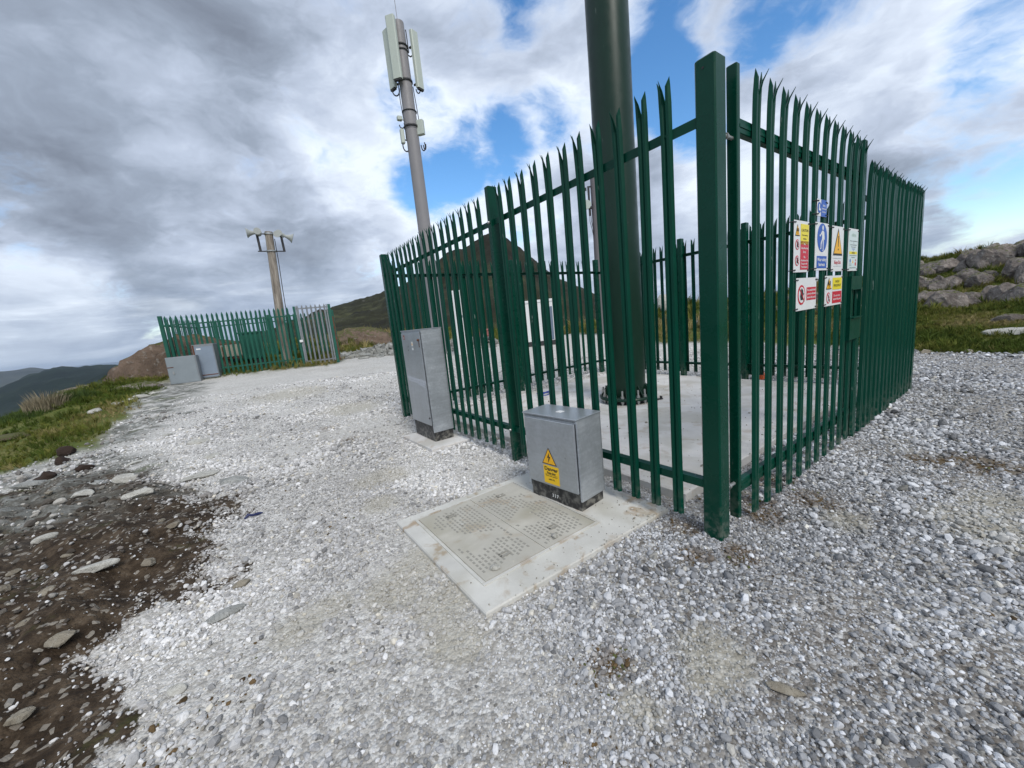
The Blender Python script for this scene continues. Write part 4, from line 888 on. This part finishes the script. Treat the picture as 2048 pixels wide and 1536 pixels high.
for z_, x0_, x1_, hh in ((.78, .04, .62, .030), (.745, .08, .60, .022), (.715, .35, .60, .016)):
    n = 26; top = [(x0_+(x1_-x0_)*i/n, z_+hh/2+random.uniform(-.006, .006)-.035*i/n) for i in range(n+1)]; bot = [(x0_+(x1_-x0_)*i/n, z_-hh/2+random.uniform(-.006, .006)-.035*i/n) for i in range(n, -1, -1)]
    mb.prism(top+bot, -.0118, -.0112)
mb.obj('white_smear', M.setdefault('smear', plain('white_smear', (.5, .52, .55), .8)), dr)
# plastered cement along the cabinet foot
mb = MB()
for k in range(7): mb.box((.50+.012, .03+k*.035, .008+.004*random.random()), (.03+.02*random.random(), .045, .014), rot=random.uniform(-.3, .3), bev=.005)

# ------------------------------------------------------------------ dark green pole
pc = Vector((1.677, 5.573, .072)); Rp = .268
t = thing('monopole', 'thick dark green steel pole bolted to the concrete pad inside the fence', 'pole', pc)
mb = MB(); mb.lathe([(Rp, .09), (Rp, 3.0), (Rp*.99, 6.0), (Rp*.96, 12.0), (Rp*.9, 18.)], n=64); mb.obj('shaft', M['mastgreen'], t)
mb = MB(); mb.lathe([(.39, .060), (.39, .095), (Rp+.02, .095), (Rp+.02, .10)], n=48); fl = mb.obj('base_flange', M['mastgreen'], t)
for k in range(20):
    a = 2*math.pi*(k+.5)/20; mb = MB(); x, y = .345*math.cos(a), .345*math.sin(a)
    mb.tube([(x, y, 0), (x, y, .205)], .0135, 10); mb.lathe([(.026, .096), (.026, .128)], (x, y, 0), 6); mb.lathe([(.024, .028), (.024, .058)], (x, y, 0), 6)
    mb.obj('anchor_bolt', M['bolt'], t)
for k in range(10):
    a = 2*math.pi*k/10; ca, sa = math.cos(a), math.sin(a); mb = MB(); poly = [(Rp-.01, .096), (.375, .096), (.375, .125), (Rp-.01, .27)]; th_ = .006
    V = [(r_*ca - s_*sa*th_, r_*sa + s_*ca*th_, z_) for s_ in (-1, 1) for r_, z_ in poly]
    mb.add(V, [(0,1,2,3), (7,6,5,4), (0,4,5,1), (1,5,6,2), (2,6,7,3), (3,7,4,0)]); mb.obj('gusset', M['mastgreen'], t)
mb = MB()
for k in range(5): mb.box((Rp*math.cos(-2.1+k*.4)*1.0, Rp*math.sin(-2.1+k*.4), .3), (.001, .001, .001))
mb = MB(); mb.lathe([(.30, -.035), (.30, .0), (.29, .02)], n=40); mb.obj('grout_ring', M['darkmetal'], t, loc=(0, 0, .035))
mb = MB(); mb.box((0, 0, .012), (.16, .05, .012), bev=.003); mb.box((.06, 0, .03), (.012, .05, .04)); o = mb.obj('steel_bracket', M['darkmetal'], loc=(2.06, 5.40, .072), rotz=R(10)); tag(o, 'small dark steel bracket lying on the pad beside the green pole', 'bracket')
p = KP(4.55, .6); 
mb = MB(); pts = [(.16*math.cos(a*2.1)*(1-.05*a), .12*math.sin(a*2.3), .02+.02*math.sin(a*5)) for a in np.linspace(0, 6, 40)]; mb.tube(pts, .008, 6); o = mb.obj('cable_offcut', M['bluep'], loc=(.56, 6.62, .075)); tag(o, 'tangled blue cable offcut on the far left corner of the pad', 'cable')
mb = MB(); mb.box((0, 0, .05), (.16, .11, .10), bev=.015); mb.box((.05, 0, .11), (.03, .06, .03), bev=.006); o = mb.obj('debris', M['orange'], loc=(4.20, 6.38, .0), rotz=.6); tag(o, 'orange plastic scrap on the ground by the back fence', 'debris')
mb = MB(); pts = [(0, 0, .01), (.05, .02, .03), (.10, .015, .02), (.16, .05, .012), (.21, .055, .01)]; pts = [(a*.6, b*.8, c) for a, b, c in pts]; mb.tube(pts, [.008, .014, .010, .013, .004], 7); o = mb.obj('plastic_scrap', M.setdefault('navy', plain('navy_plastic', (.012, .02, .09), .5)), loc=(-2.33, 3.02, hz(-2.3, 3.05, True)+.005), rotz=R(25)); tag(o, 'dark blue plastic scrap at the edge of the soil', 'scrap')

# ------------------------------------------------------------------ grey mast with panel antennas
gm = P(-9.95, 17.5); gz = hz(gm.x, gm.y); t = thing('antenna_mast', 'tall grey mast with pale panel antennas left of the green pole', 'mast', (gm.x, gm.y, gz-.1), R(9.95))
Z = lambda s: CH + s*17.5 - gz + .1
mb = MB(); mb.lathe([(.29, 0), (.285, 3), (.265, Z(.30)), (.25, Z(.46))], n=32); mb.obj('lower_shaft', M['mast'], t)
mb = MB(); mb.lathe([(.262, Z(.46)), (.262, Z(.50)), (.25, Z(.505)), (.25, Z(.56)), (.24, Z(.60)), (.225, Z(.68))], n=32); mb.obj('upper_shaft', M['mast'], t)
def clamp(z, r, h=.07):
    mb = MB(); mb.lathe([(r, z-h/2), (r+.035, z-h/2), (r+.035, z+h/2), (r, z+h/2)], n=28); return mb.obj('clamp', M['darkmetal'], t)
clamp(Z(.632), .235, .05); clamp(Z(.622), .235, .04); clamp(Z(.560), .25); clamp(Z(.465), .262); clamp(Z(.497), .262, .02)
def panel(a, dist_, z0_, z1_, w_=.30, d_=.12, face=None):
    x, y = dist_*math.cos(a), dist_*math.sin(a); face = a if face is None else face
    e = link('antenna_panel', None, t, (x, y, 0), face-math.pi/2+math.pi)   # front faces outward (-y local)
    mb = MB(); q = .035; w2, d2 = w_/2, d_/2
    sec = [(-w2, d2), (-w2, -d2+q), (-w2+q, -d2), (w2-q, -d2), (w2, -d2+q), (w2, d2)]; n = len(sec)
    V = [(sx_, sy_, z0_) for sx_, sy_ in sec] + [(sx_, sy_, z1_) for sx_, sy_ in sec]
    mb.add(V, [tuple(range(n-1, -1, -1)), tuple(range(n, 2*n))] + [(i, (i+1) % n, (i+1) % n+n, i+n) for i in range(n)])
    me_ = mb.mesh('shell', M['panel']); bpy.data.objects.remove(e); o = link('antenna_panel', me_, t, (x, y, 0), face+math.pi/2)
    mb = MB(); mb.box((0, 0, z0_-.03), (w_*.8, d_*.75, .06)); mb.obj('connector_block', M['darkmetal'], o)
    mb = MB()
    for z_ in (z0_+.25, z1_-.45): mb.box((0, d2+(dist_-.25)*.4, z_), (.06, max(.05, (dist_-.25)*.8), .06)); 
    mb.obj('bracket', M['darkmetal'], o)
    return o
s_ = math.sin
panel(R(-126), .46, Z(.555), Z(.679), .36, .15, R(-115)); panel(R(-178), .50, Z(.546), Z(.664), .34, .14, R(-140)); panel(R(-6), .56, Z(.545), Z(.662), .34, .14, R(-45))
mb = MB(); mb.tube([(0, .0, Z(.68)), (-.02, .0, Z(.68)+1.6)], .012, 6); mb.obj('lightning_rod', M['mast'], t)
mb = MB(); mb.box((-.42, -.06, Z(.483)), (.20, .17, .16), rot=.3, bev=.02); mb.tube([(-.38, 0, Z(.483)), (-.2, 0, Z(.48))], .02, 6); mb.obj('camera_unit', M['panel'], t)
mb = MB(); mb.box((-.40, -.05, Z(.445)), (.15, .17, .54), rot=.25, bev=.02); mb.obj('small_antenna', M['panel'], t)
mb = MB(); mb.box((.36, -.10, Z(.462)), (.30, .18, .56), rot=-.45, bev=.02); mb.box((.27, -.02, Z(.462)), (.12, .06, .1)); mb.obj('radio_unit', M['panel'], t)
mb = MB()
def loop(cx, cz, rx, rz, a0, a1, y=-.05, n=14): return [(cx+rx*math.cos(a), y, cz+rz*math.sin(a)) for a in np.linspace(a0, a1, n)]
mb.tube(loop(-.30, Z(.425), .13, .22, -3.4, 1.8), .026, 6); mb.tube(loop(.38, Z(.425), .08, .2, -3.2, .6), .024, 6); mb.tube(loop(.44, Z(.425), .05, .16, -3.2, .3), .022, 6)
mb.tube(loop(-.42, Z(.543), .14, .22, -3.1, .3), .024, 6); mb.tube(loop(.46, Z(.545), .08, .16, -3.1, .1), .022, 6); mb.tube(loop(-.36, Z(.47), .1, .13, -3.1, .4), .022, 6)
mb.tube([(-.29, -.02, Z(.555)), (-.30, -.03, Z(.52)), (-.25, 0, Z(.47)), (-.26, -.02, Z(.44))], .018, 6); mb.tube([(.27, -.04, Z(.55)), (.31, -.05, Z(.51)), (.34, -.05, Z(.475))], .018, 6)
mb.obj('cables', M['cable'], t)
mb = MB(); mb.tube([(.26, -.05, Z(.665)), (.27, -.05, Z(.66)), (.28, -.03, Z(.62))], .022, 6); mb.tube([(.2, 0, Z(.617)), (.33, -.02, Z(.612)), (.42, -.03, Z(.615))], .025, 6); mb.obj('bracket', M['darkmetal'], t)

# ------------------------------------------------------------------ mast hidden behind the green pole
bm_ = P(14.0, 20.); bz = hz(bm_.x, bm_.y); t = thing('antenna_mast', 'slimmer grey mast with a small dish, mostly hidden behind the green pole', 'mast', (bm_.x, bm_.y, bz-.1), -R(14))
Z = lambda s: CH + s*20 - bz + .1
mb = MB(); mb.lathe([(.25, 0), (.23, 3), (.20, Z(.31))], n=24); mb.obj('shaft', M.setdefault('mast2', paint('mast_mauve_grey', (.16, .145, .15), .5, .1)), t)
mb = MB(); mb.lathe([(.21, 0), (.21, .06), (.08, .12)], (0, 0, 0), 20, 'y'); mb.obj('dish', M['panel'], t, loc=(-.42, -.25, Z(.252)))
mb = MB(); mb.box((-.30, -.1, Z(.26)), (.10, .10, 1.3)); mb.box((-.52, -.1, Z(.288)), (.26, .12, .12)); mb.box((-.2, -.1, Z(.292)), (.3, .06, .06)); mb.box((-.2, -.1, Z(.245)), (.3, .12, .12)); mb.obj('bracket', M['darkmetal'], t)
mb = MB()
for k in range(3): mb.tube([(-.30+.05*k, -.1, Z(.24)), (-.32+.07*k, -.12, Z(.215)), (-.24+.05*k, -.15, Z(.195)), (-.2, -.2, Z(.18)), (-.22, -.22, Z(.1)), (-.23, -.22, .3)], .014, 5)
mb.obj('cables', M['cable'], t)

# ------------------------------------------------------------------ white equipment cabinets behind
p = P(-6.3, 16.2); z = hz(p.x, p.y); t = thing('equipment_cabinet', 'tall narrow white equipment cabinet seen through the left fence', 'cabinet', (p.x, p.y, z), R(6))
mb = MB(); mb.box((0, .3, (CH+.090*16-z)/2), (.60, .6, CH+.090*16-z), bev=.02); mb.obj('body', M['white'], t); hh = CH+.09*16-z
mb = MB(); mb.box((0, -.004, hh*.52), (.54, .01, hh*.84)); dr = mb.obj('door', M['white'], t)
mb = MB(); mb.box((-.12, -.014, hh*.69), (.10, .008, .14)); mb.box((.15, -.014, hh*.70), (.09, .008, .10)); mb.obj('label_plate', M['yellow'], dr)
mb = MB(); mb.box((.0, -.013, hh*.60), (.30, .006, .10)); mb.obj('vent', M['boxgrey'], dr)
p = P(5.1, 17.); z = hz(p.x, p.y); t = thing('equipment_cabinet', 'wide white equipment cabinet with a blue-grey door on a black base, seen through the fence', 'cabinet', (p.x, p.y, z), R(-5)); hh = CH+.0448*17-z
mb = MB(); mb.box((0, .35, .13), (1.28, .62, .26)); mb.obj('base', M['darkmetal'], t)
mb = MB(); mb.box((0, .35, (hh+.2)/2), (1.34, .7, hh-.2), bev=.02); mb.obj('body', M['white'], t)
mb = MB(); mb.box((0, .35, hh-.05), (1.40, .76, .12), bev=.02); mb.obj('roof', M['white'], t)
mb = MB(); mb.box((.30, -.006, hh*.48), (.48, .012, hh*.72)); mb.obj('door', M['doorblue'], t)
mb = MB()
for k in range(6): mb.lathe([(.035, 0), (.035, -.012)], (-.18, -.001, hh*(.76-.125*k)), 12, 'y')
mb.obj('vent_hole', M['ink'], t)
mb = MB(); mb.box((0, 0, .14), (.55, .3, .28), bev=.05); mb.box((.1, -.05, .32), (.3, .25, .12), rot=.5, bev=.04); p = P(-3.2, 19.2); o = mb.obj('debris_bag', M['redp'], loc=(p.x, p.y, hz(p.x, p.y)+.5)); tag(o, 'faded red and white bag on the rubble bank behind the fence', 'bag')

# ------------------------------------------------------------------ old compound on the left
fL = P(-41.0, 18.8); fR = P(-24.0, 17.7); dvec = (fR-fL); LF = dvec.length; th = math.atan2(dvec.y, dvec.x); zL = .42
OP = pale_mesh('pale', M['oldgreen'], 2.38, 2.28, .036, .012, splay=False); OG = pale_mesh('pale', M['galvold'], 2.38, 2.30, .032, .012, splay=False)
xg = LF*.79
side('palisade_fence', 'faded green palisade front of the old compound around the timber pole', (fL.x, fL.y, zL), th, [.17+.155*k for k in range(int((xg-.2)/.155))], [(0, .11, .11, 0, 2.42), (xg-.06, .08, .08, 0, 2.42), (xg*.5, .07, .08, .02, 2.3)], [(0, xg, 2.05), (0, xg, .32)], LF, z0=.03, mat='oldgreen', pale=OP, ptop=2.40, ph=2.38)
g = thing('palisade_gate', 'unpainted galvanised palisade gate at the right end of the old compound', 'gate', (fL.x+dvec.x*.79, fL.y+dvec.y*.79, zL), th); wg = LF*.21
for k in range(7): solid(link('pale', OG, g, (.07+k*(wg-.1)/6.5, -.01, .06)))
mb = MB()
for z_ in (2.30, .18): mb.box((wg/2, .02, z_), (wg, .04, .05))
for x_ in (.02, wg-.03): mb.box((x_, .02, 1.25), (.045, .04, 2.3))
mb.obj('frame', M['galvold'], g)
mb = MB(); mb.box((.0, -.04, 1.02), (.12, .05, .10), bev=.01); mb.obj('lock', M['white'], g)
mb = MB(); mb.box((0, 0, 1.2), (.10, .10, 2.4)); mb.obj('gate_post', M['oldgreen'], g, loc=(wg+.06, .05, 0))
mb = MB(); mb.tube([(wg+.14, .02, .1), (wg+.14, .02, 1.9)], .025, 6)
for z_ in (.5, .95, 1.4): mb.lathe([(.04, z_), (.04, z_+.08)], (wg+.14, .02, 0), 8)
mb.obj('hinge', M['rust'], g)
nrm = Vector((-math.sin(th), math.cos(th), 0)); B0 = fL + nrm*3.4; B1 = fR + nrm*3.4
side('palisade_fence', 'faded green palisade rear side of the old compound', (B0.x, B0.y, zL), th, [.1+.155*k for k in range(int(LF/.155))], [(0, .1, .1, 0, 2.4), (LF*.5, .08, .1, 0, 2.4), (LF, .1, .1, 0, 2.4)], [(0, LF, 2.05), (0, LF, .32)], LF, z0=.0, mat='oldgreen', pale=OP, ptop=2.36, ph=2.38)
side('palisade_fence', 'faded green palisade left end of the old compound', (fL.x, fL.y, zL), th+math.pi/2, [.15+.155*k for k in range(20)], [], [(0, 3.4, 2.05), (0, 3.4, .32)], 3.4, z0=.0, mat='oldgreen', pale=OP, ptop=2.38, ph=2.38)
side('palisade_fence', 'faded green palisade right end of the old compound, beside the galvanised gate', (fR.x, fR.y, zL), th+math.pi/2, [.15+.155*k for k in range(20)], [], [(0, 3.4, 2.05), (0, 3.4, .32)], 3.4, z0=.0, mat='oldgreen', pale=OP, ptop=2.38, ph=2.38)
# grey boxes in front
p = P(-40.0, 17.9); t = thing('utility_box', 'square pale grey utility box with a rusty latch in front of the old fence', 'utility box', (p.x, p.y, .36), th+R(6))
mb = MB(); mb.box((0, .2, .49), (.86, .5, .96), bev=.012); mb.obj('body', M['galvold'], t)
mb = MB(); mb.box((-.01, -.055, .49), (.80, .015, .90), bev=.004); dr = mb.obj('door', M['boxgrey'], t)
mb = MB(); mb.box((-.33, -.068, .62), (.17, .01, .025)); mb.obj('latch', M['rust'], dr)
mb = MB(); mb.box((-.27, -.072, .42), (.05, .02, .10)); mb.obj('lock', M['bolt'], dr)
p = P(-37.9, 18.1); t = thing('utility_box', 'taller bluish grey metal box with water stains beside the square box', 'utility box', (p.x, p.y, .40), th)
mb = MB(); mb.box((0, .25, .66), (.66, .5, 1.25), bev=.01); mb.obj('body', M['galvold'], t); mb = MB(); mb.box((.02, -.004, .64), (.56, .014, 1.12)); dr = mb.obj('door', M['doorblue'], t); dr.data.materials[0] = M.setdefault('pgrey', paint('blue_grey_steel', (.22, .27, .33), .5, .15))
mb = MB(); mb.box((-.13, -.016, 1.12), (.13, .01, .05)); mb.obj('label_plate', M['white'], dr)
mb = MB(); mb.box((-.28, -.03, .66), (.04, .04, 1.22)); mb.box((0, -.012, .16), (.60, .02, .03)); mb.obj('frame', M['rust'], t)
# inside the old compound
p = P(-33.2, 19.2); t = thing('equipment_cabinet', 'green louvred equipment cabinet on dark legs inside the old compound', 'cabinet', (p.x, p.y, .42), th)
mb = MB(); mb.box((0, .2, 1.03), (.72, .5, 1.05), bev=.015); mb.obj('body', M['oldgreen'], t); mb = MB(); mb.box((0, .2, 1.58), (.80, .58, .06)); mb.obj('roof', M['oldgreen'], t)
mb = MB()
for x_ in (-.28, -.1, .1, .28): mb.box((x_, .05, .25), (.07, .08, .5))
mb.obj('leg', M['darkmetal'], t)
p = P(-36.0, 19.6); t = thing('tank_cage', 'cream ribbed tank in a rusty frame inside the old compound', 'tank', (p.x, p.y, .42), th)
mb = MB(); mb.box((0, .3, .92), (1.5, .7, .5), bev=.05)
for k in range(8): mb.box((-.66+k*.19, -.06, .92), (.07, .03, .46))
mb.obj('tank', M['cream'], t); mb = MB()
for x_ in (-.7, 0, .7): mb.box((x_, -.06, .55), (.06, .06, 1.1))
for z_ in (.62, 1.2): mb.box((0, -.08, z_), (1.5, .04, .04))
mb.obj('frame', M['rust'], t)
p = P(-37.2, 22.5); stone(p.x, p.y, 4.5, 2.0, 1.6, th, 'pinkrock', 'low brown rock ledge rising behind the old compound', 106, None, .3, name='rock_outcrop', cat='rock', sub=4, amp=.15, z=1.0)
# timber pole with horn antennas
b0 = P(-29.85, 18.35, .40); tp_ = P(-29.05, 18.1, 5.72); t = thing('timber_pole', 'weathered timber pole topped by pale horns and drums on a crossbar, inside the old compound', 'pole', b0)
v = tp_-b0; mb = MB(); mb.tube([(0, 0, -.2), v*.3, v*.6, v], [.18, .165, .15, .135], 20); mb.obj('pole_shaft', M['wood'], t)
def on(k): return v*k
T = Vector((math.cos(-.5), math.sin(.5), 0)); T = Vector((.88, .48, 0)).normalized(); N_ = Vector((T.y, -T.x, 0))
mb = MB(); mb.tube([on(.985)-T*.50, on(.985)+T*.50], .022, 6); mb.tube([on(.865)-T*.44, on(.865)+T*.44], .022, 6)
for s_ in (-1, 1): q = on(.985)+T*s_*.40; mb.tube([q+Vector((0, 0, -.02)), q+Vector((0, 0, -.66))+T*.02], .045, 8)
mb.obj('bracket', M['darkmetal'], t)
mb = MB(); mb.tube([on(.985)+Vector((0,0,-.03)), on(.985)+Vector((0,0,.03))], .165, 16); mb.tube([on(.865)+Vector((0,0,-.02)), on(.865)+Vector((0,0,.02))], .18, 16); mb.obj('strap', M['bolt'], t)
def horn(c, d, sc=1.):
    mb = MB(); c = Vector(c); d = Vector(d).normalized(); mb.tube([c-d*.16*sc, c-d*.02*sc, c, c+d*.08*sc, c+d*.20*sc, c+d*.30*sc], [.085*sc, .085*sc, .05*sc, .07*sc, .12*sc, .20*sc], 20); return mb.obj('horn', M.setdefault('hornshell', paint('horn_grey', (.36, .38, .36), .6, .25)), t)
horn(on(.985)-T*.44+Vector((0, 0, .04)), -T+Vector((0, 0, -.05)), .95); horn(on(.985)-T*.36-N_*-.02+Vector((0, 0, .06)), -N_*-1+Vector((0, 0, 0)), .62)
horn(on(.985)+T*.52+Vector((0, 0, -.06)), T*1+Vector((0, 0, -.35)), .95); horn(on(.985)+T*.30+N_*.1+Vector((0, 0, -.06)), N_*1+T*-.2, .62)
for s_ in (-1, 1):
    q = on(.985) + T*s_*.34 + Vector((0, 0, .03)); mb = MB(); mb.tube([q - N_*.12, q + N_*.02, q + N_*.12], [.10, .115, .115], 18); mb.obj('drum', M['hornshell'], t)
mb = MB(); mb.tube([on(.95)+T*.17+N_*.05, on(.8)+T*.20+N_*.05, on(.6)+T*.21+N_*.05, on(.35)+T*.24+N_*.04, on(.05)+T*.22+N_*.04], .014, 5); mb.obj('cables', M['cable'], t)

# ------------------------------------------------------------------ sky and sun
SUN_AZ, SUN_EL = 158., 46.
w = bpy.data.worlds.new('World'); scene.world = w; w.use_nodes = True; wt = NT(w.node_tree); bg = w.node_tree.nodes['Background']; STR = .12
bg.inputs['Strength'].default_value = STR
sky = wt.new('ShaderNodeTexSky', sky_type='NISHITA'); sky.sun_disc = False; sky.sun_elevation = R(SUN_EL); sky.sun_rotation = R(SUN_AZ); sky.altitude = 300; sky.dust_density = .6
d = wt.vmath('NORMALIZE', wt.new('ShaderNodeTexCoord').outputs['Generated']); sx = wt.new('ShaderNodeSeparateXYZ'); wt.link(d, sx.inputs[0])
zc = wt.math('ADD', wt.math('MAXIMUM', sx.outputs[2], 0.), .42)
cb = wt.new('ShaderNodeCombineXYZ'); wt.link(wt.math('DIVIDE', sx.outputs[0], zc), cb.inputs[0]); wt.link(wt.math('DIVIDE', sx.outputs[1], zc), cb.inputs[1]); pl_ = cb.outputs[0]
def blob(px, r_out, r_in=0.):
    v_ = Vector(px).normalized(); dd = wt.vmath('DOT_PRODUCT', d, tuple(v_)); return wt.sstep(dd, math.cos(R(r_out)), math.cos(R(r_in)))
def total(lst):
    s = None
    for (v_, ro, amp) in lst:
        q = wt.math('MULTIPLY', blob(v_, ro), amp); s = q if s is None else wt.math('ADD', s, q)
    return s
wz = wt.new('ShaderNodeCombineXYZ'); wt.link(wt.math('MULTIPLY', sx.outputs[2], 1.3), wz.inputs[2]); pl_ = wt.vmath('ADD', pl_, wz.outputs[0])
wrp = wt.vmath('SCALE', wt.vmath('SUBTRACT', wt.noise(pl_, 2.2, 5, .55, color=True), (.5, .5, .5)), scale=.34); pl_ = wt.vmath('ADD', pl_, wrp)
n1 = wt.noise(pl_, 2.6, 12, .60, .0); n2 = wt.noise(wt.vmath('ADD', pl_, (4.3, 1.7, 0)), 2.3, 11, .56, .0); n3 = wt.noise(wt.vmath('ADD', pl_, (9., 2., 0)), 7.5, 10, .6, .0)
blue = total([((.01,.823,.568),8,.15),((.12,.818,.562),6,.17),((-.13,.942,.311),7,.26),((-.149,.873,.464),6,.22),((-.01,.93,.368),7.5,.24),((.10,.905,.405),7,.23),((.335,.80,.50),6.5,.22),((.34,.84,.42),6,.21),((.419,.842,.34),5.5,.20),((.50,.745,.46),5.5,.16),((.60,.68,.42),5,.13),((.74,.61,.36),6,.18),((.78,.61,.115),5,.22),((.72,.68,.135),4,.16)])
cov = wt.math('SUBTRACT', wt.math('ADD', wt.math('MULTIPLY', wt.math('SUBTRACT', n1, .5), 1.0), .755), blue)
cover = wt.sstep(cov, .485, .70)
dark = total([((-.522,.703,.483),34,.10),((-.66,.66,.38),22,.05),((-.30,.80,.52),14,.06),((.63,.722,.24),9,.12),((.70,.66,.20),9,.10),((-.60,.79,.22),18,.12),((.30,.92,.26),8,.06)])
lite = total([((-.24,.86,.42),13,.26),((-.56,.78,.28),9,.16),((-.763,.642,.085),9,.34),((-.55,.816,.165),9,.16),((.66,.68,.33),9,.22),((.517,.822,.22),11,.22),((-.175,.967,.175),9,.20),((0,.95,.25),14,.22),((.20,.88,.42),8,.14),((-.05,.90,.42),7,.14)])
lum = wt.math('ADD', wt.math('ADD', wt.math('MULTIPLY', n2, .88), wt.math('MULTIPLY', n3, .42)), wt.math('SUBTRACT', lite, dark))
rim = wt.math('MULTIPLY', wt.math('SUBTRACT', 1., wt.sstep(cov, .52, .80)), .22)
lum = wt.math('ADD', lum, rim)
cc = wt.ramp(wt.math('SUBTRACT', lum, .085), [(.22, (.20/STR, .235/STR, .30/STR)), (.42, (.31/STR, .365/STR, .46/STR)), (.60, (.48/STR, .55/STR, .68/STR)), (.86, (.80/STR, .88/STR, 1.0/STR))])
# haze bands towards the horizon
hz_ = wt.sstep(sx.outputs[2], .02, .24, 1., 0.); mpb = wt.new('ShaderNodeMapping'); wt.link(d, mpb.inputs[0]); mpb.inputs['Scale'].default_value = (1.6, 1.6, 9)
band = wt.noise(mpb.outputs[0], 2.6, 10, .62, .5)
bandc = wt.ramp(band, [(.38, (.22/STR, .29/STR, .41/STR)), (.52, (.38/STR, .46/STR, .58/STR)), (.66, (.74/STR, .82/STR, .92/STR))])
cc = wt.mix(wt.math('MULTIPLY', hz_, .62), cc, bandc)
hs = wt.new('ShaderNodeHueSaturation'); wt.link(sky.outputs[0], hs.inputs['Color']); hs.inputs['Saturation'].default_value = 1.3; hs.inputs['Value'].default_value = 1.5
wt.link(wt.mix(cover, hs.outputs[0], cc), bg.inputs['Color'])
sun = bpy.data.lights.new('sun', 'SUN'); sun.energy = 2.0; sun.angle = R(22); sun.color = (1., .96, .90); so_ = bpy.data.objects.new('sun', sun); COL.objects.link(so_)
dirv = Vector((math.sin(R(SUN_AZ))*math.cos(R(SUN_EL)), math.cos(R(SUN_AZ))*math.cos(R(SUN_EL)), math.sin(R(SUN_EL)))); so_.rotation_euler = dirv.to_track_quat('Z', 'Y').to_euler()

# ------------------------------------------------------------------ haze
HAZE = True
if HAZE:
    mb = MB(); mb.box((0, 6000, -90), (44000, 40000, 500)); hm = bpy.data.materials.new('haze'); hm.use_nodes = True; nt = hm.node_tree
    for n in list(nt.nodes):
        if n.type != 'OUTPUT_MATERIAL': nt.nodes.remove(n)
    out = [n for n in nt.nodes if n.type == 'OUTPUT_MATERIAL'][0]; pv = nt.nodes.new('ShaderNodeVolumePrincipled'); pv.inputs['Density'].default_value = .00005; pv.inputs['Color'].default_value = (.62, .76, .95, 1); nt.links.new(pv.outputs[0], out.inputs['Volume'])
    mb.obj('haze', hm, kind='stuff')

scene.view_settings.view_transform = 'Standard'; scene.view_settings.look = 'None'; scene.view_settings.exposure = .22; scene.view_settings.gamma = 1.
scene.cycles.max_bounces = 6; scene.cycles.diffuse_bounces = 3; scene.cycles.glossy_bounces = 3; scene.cycles.volume_bounces = 0; scene.cycles.use_denoising = True
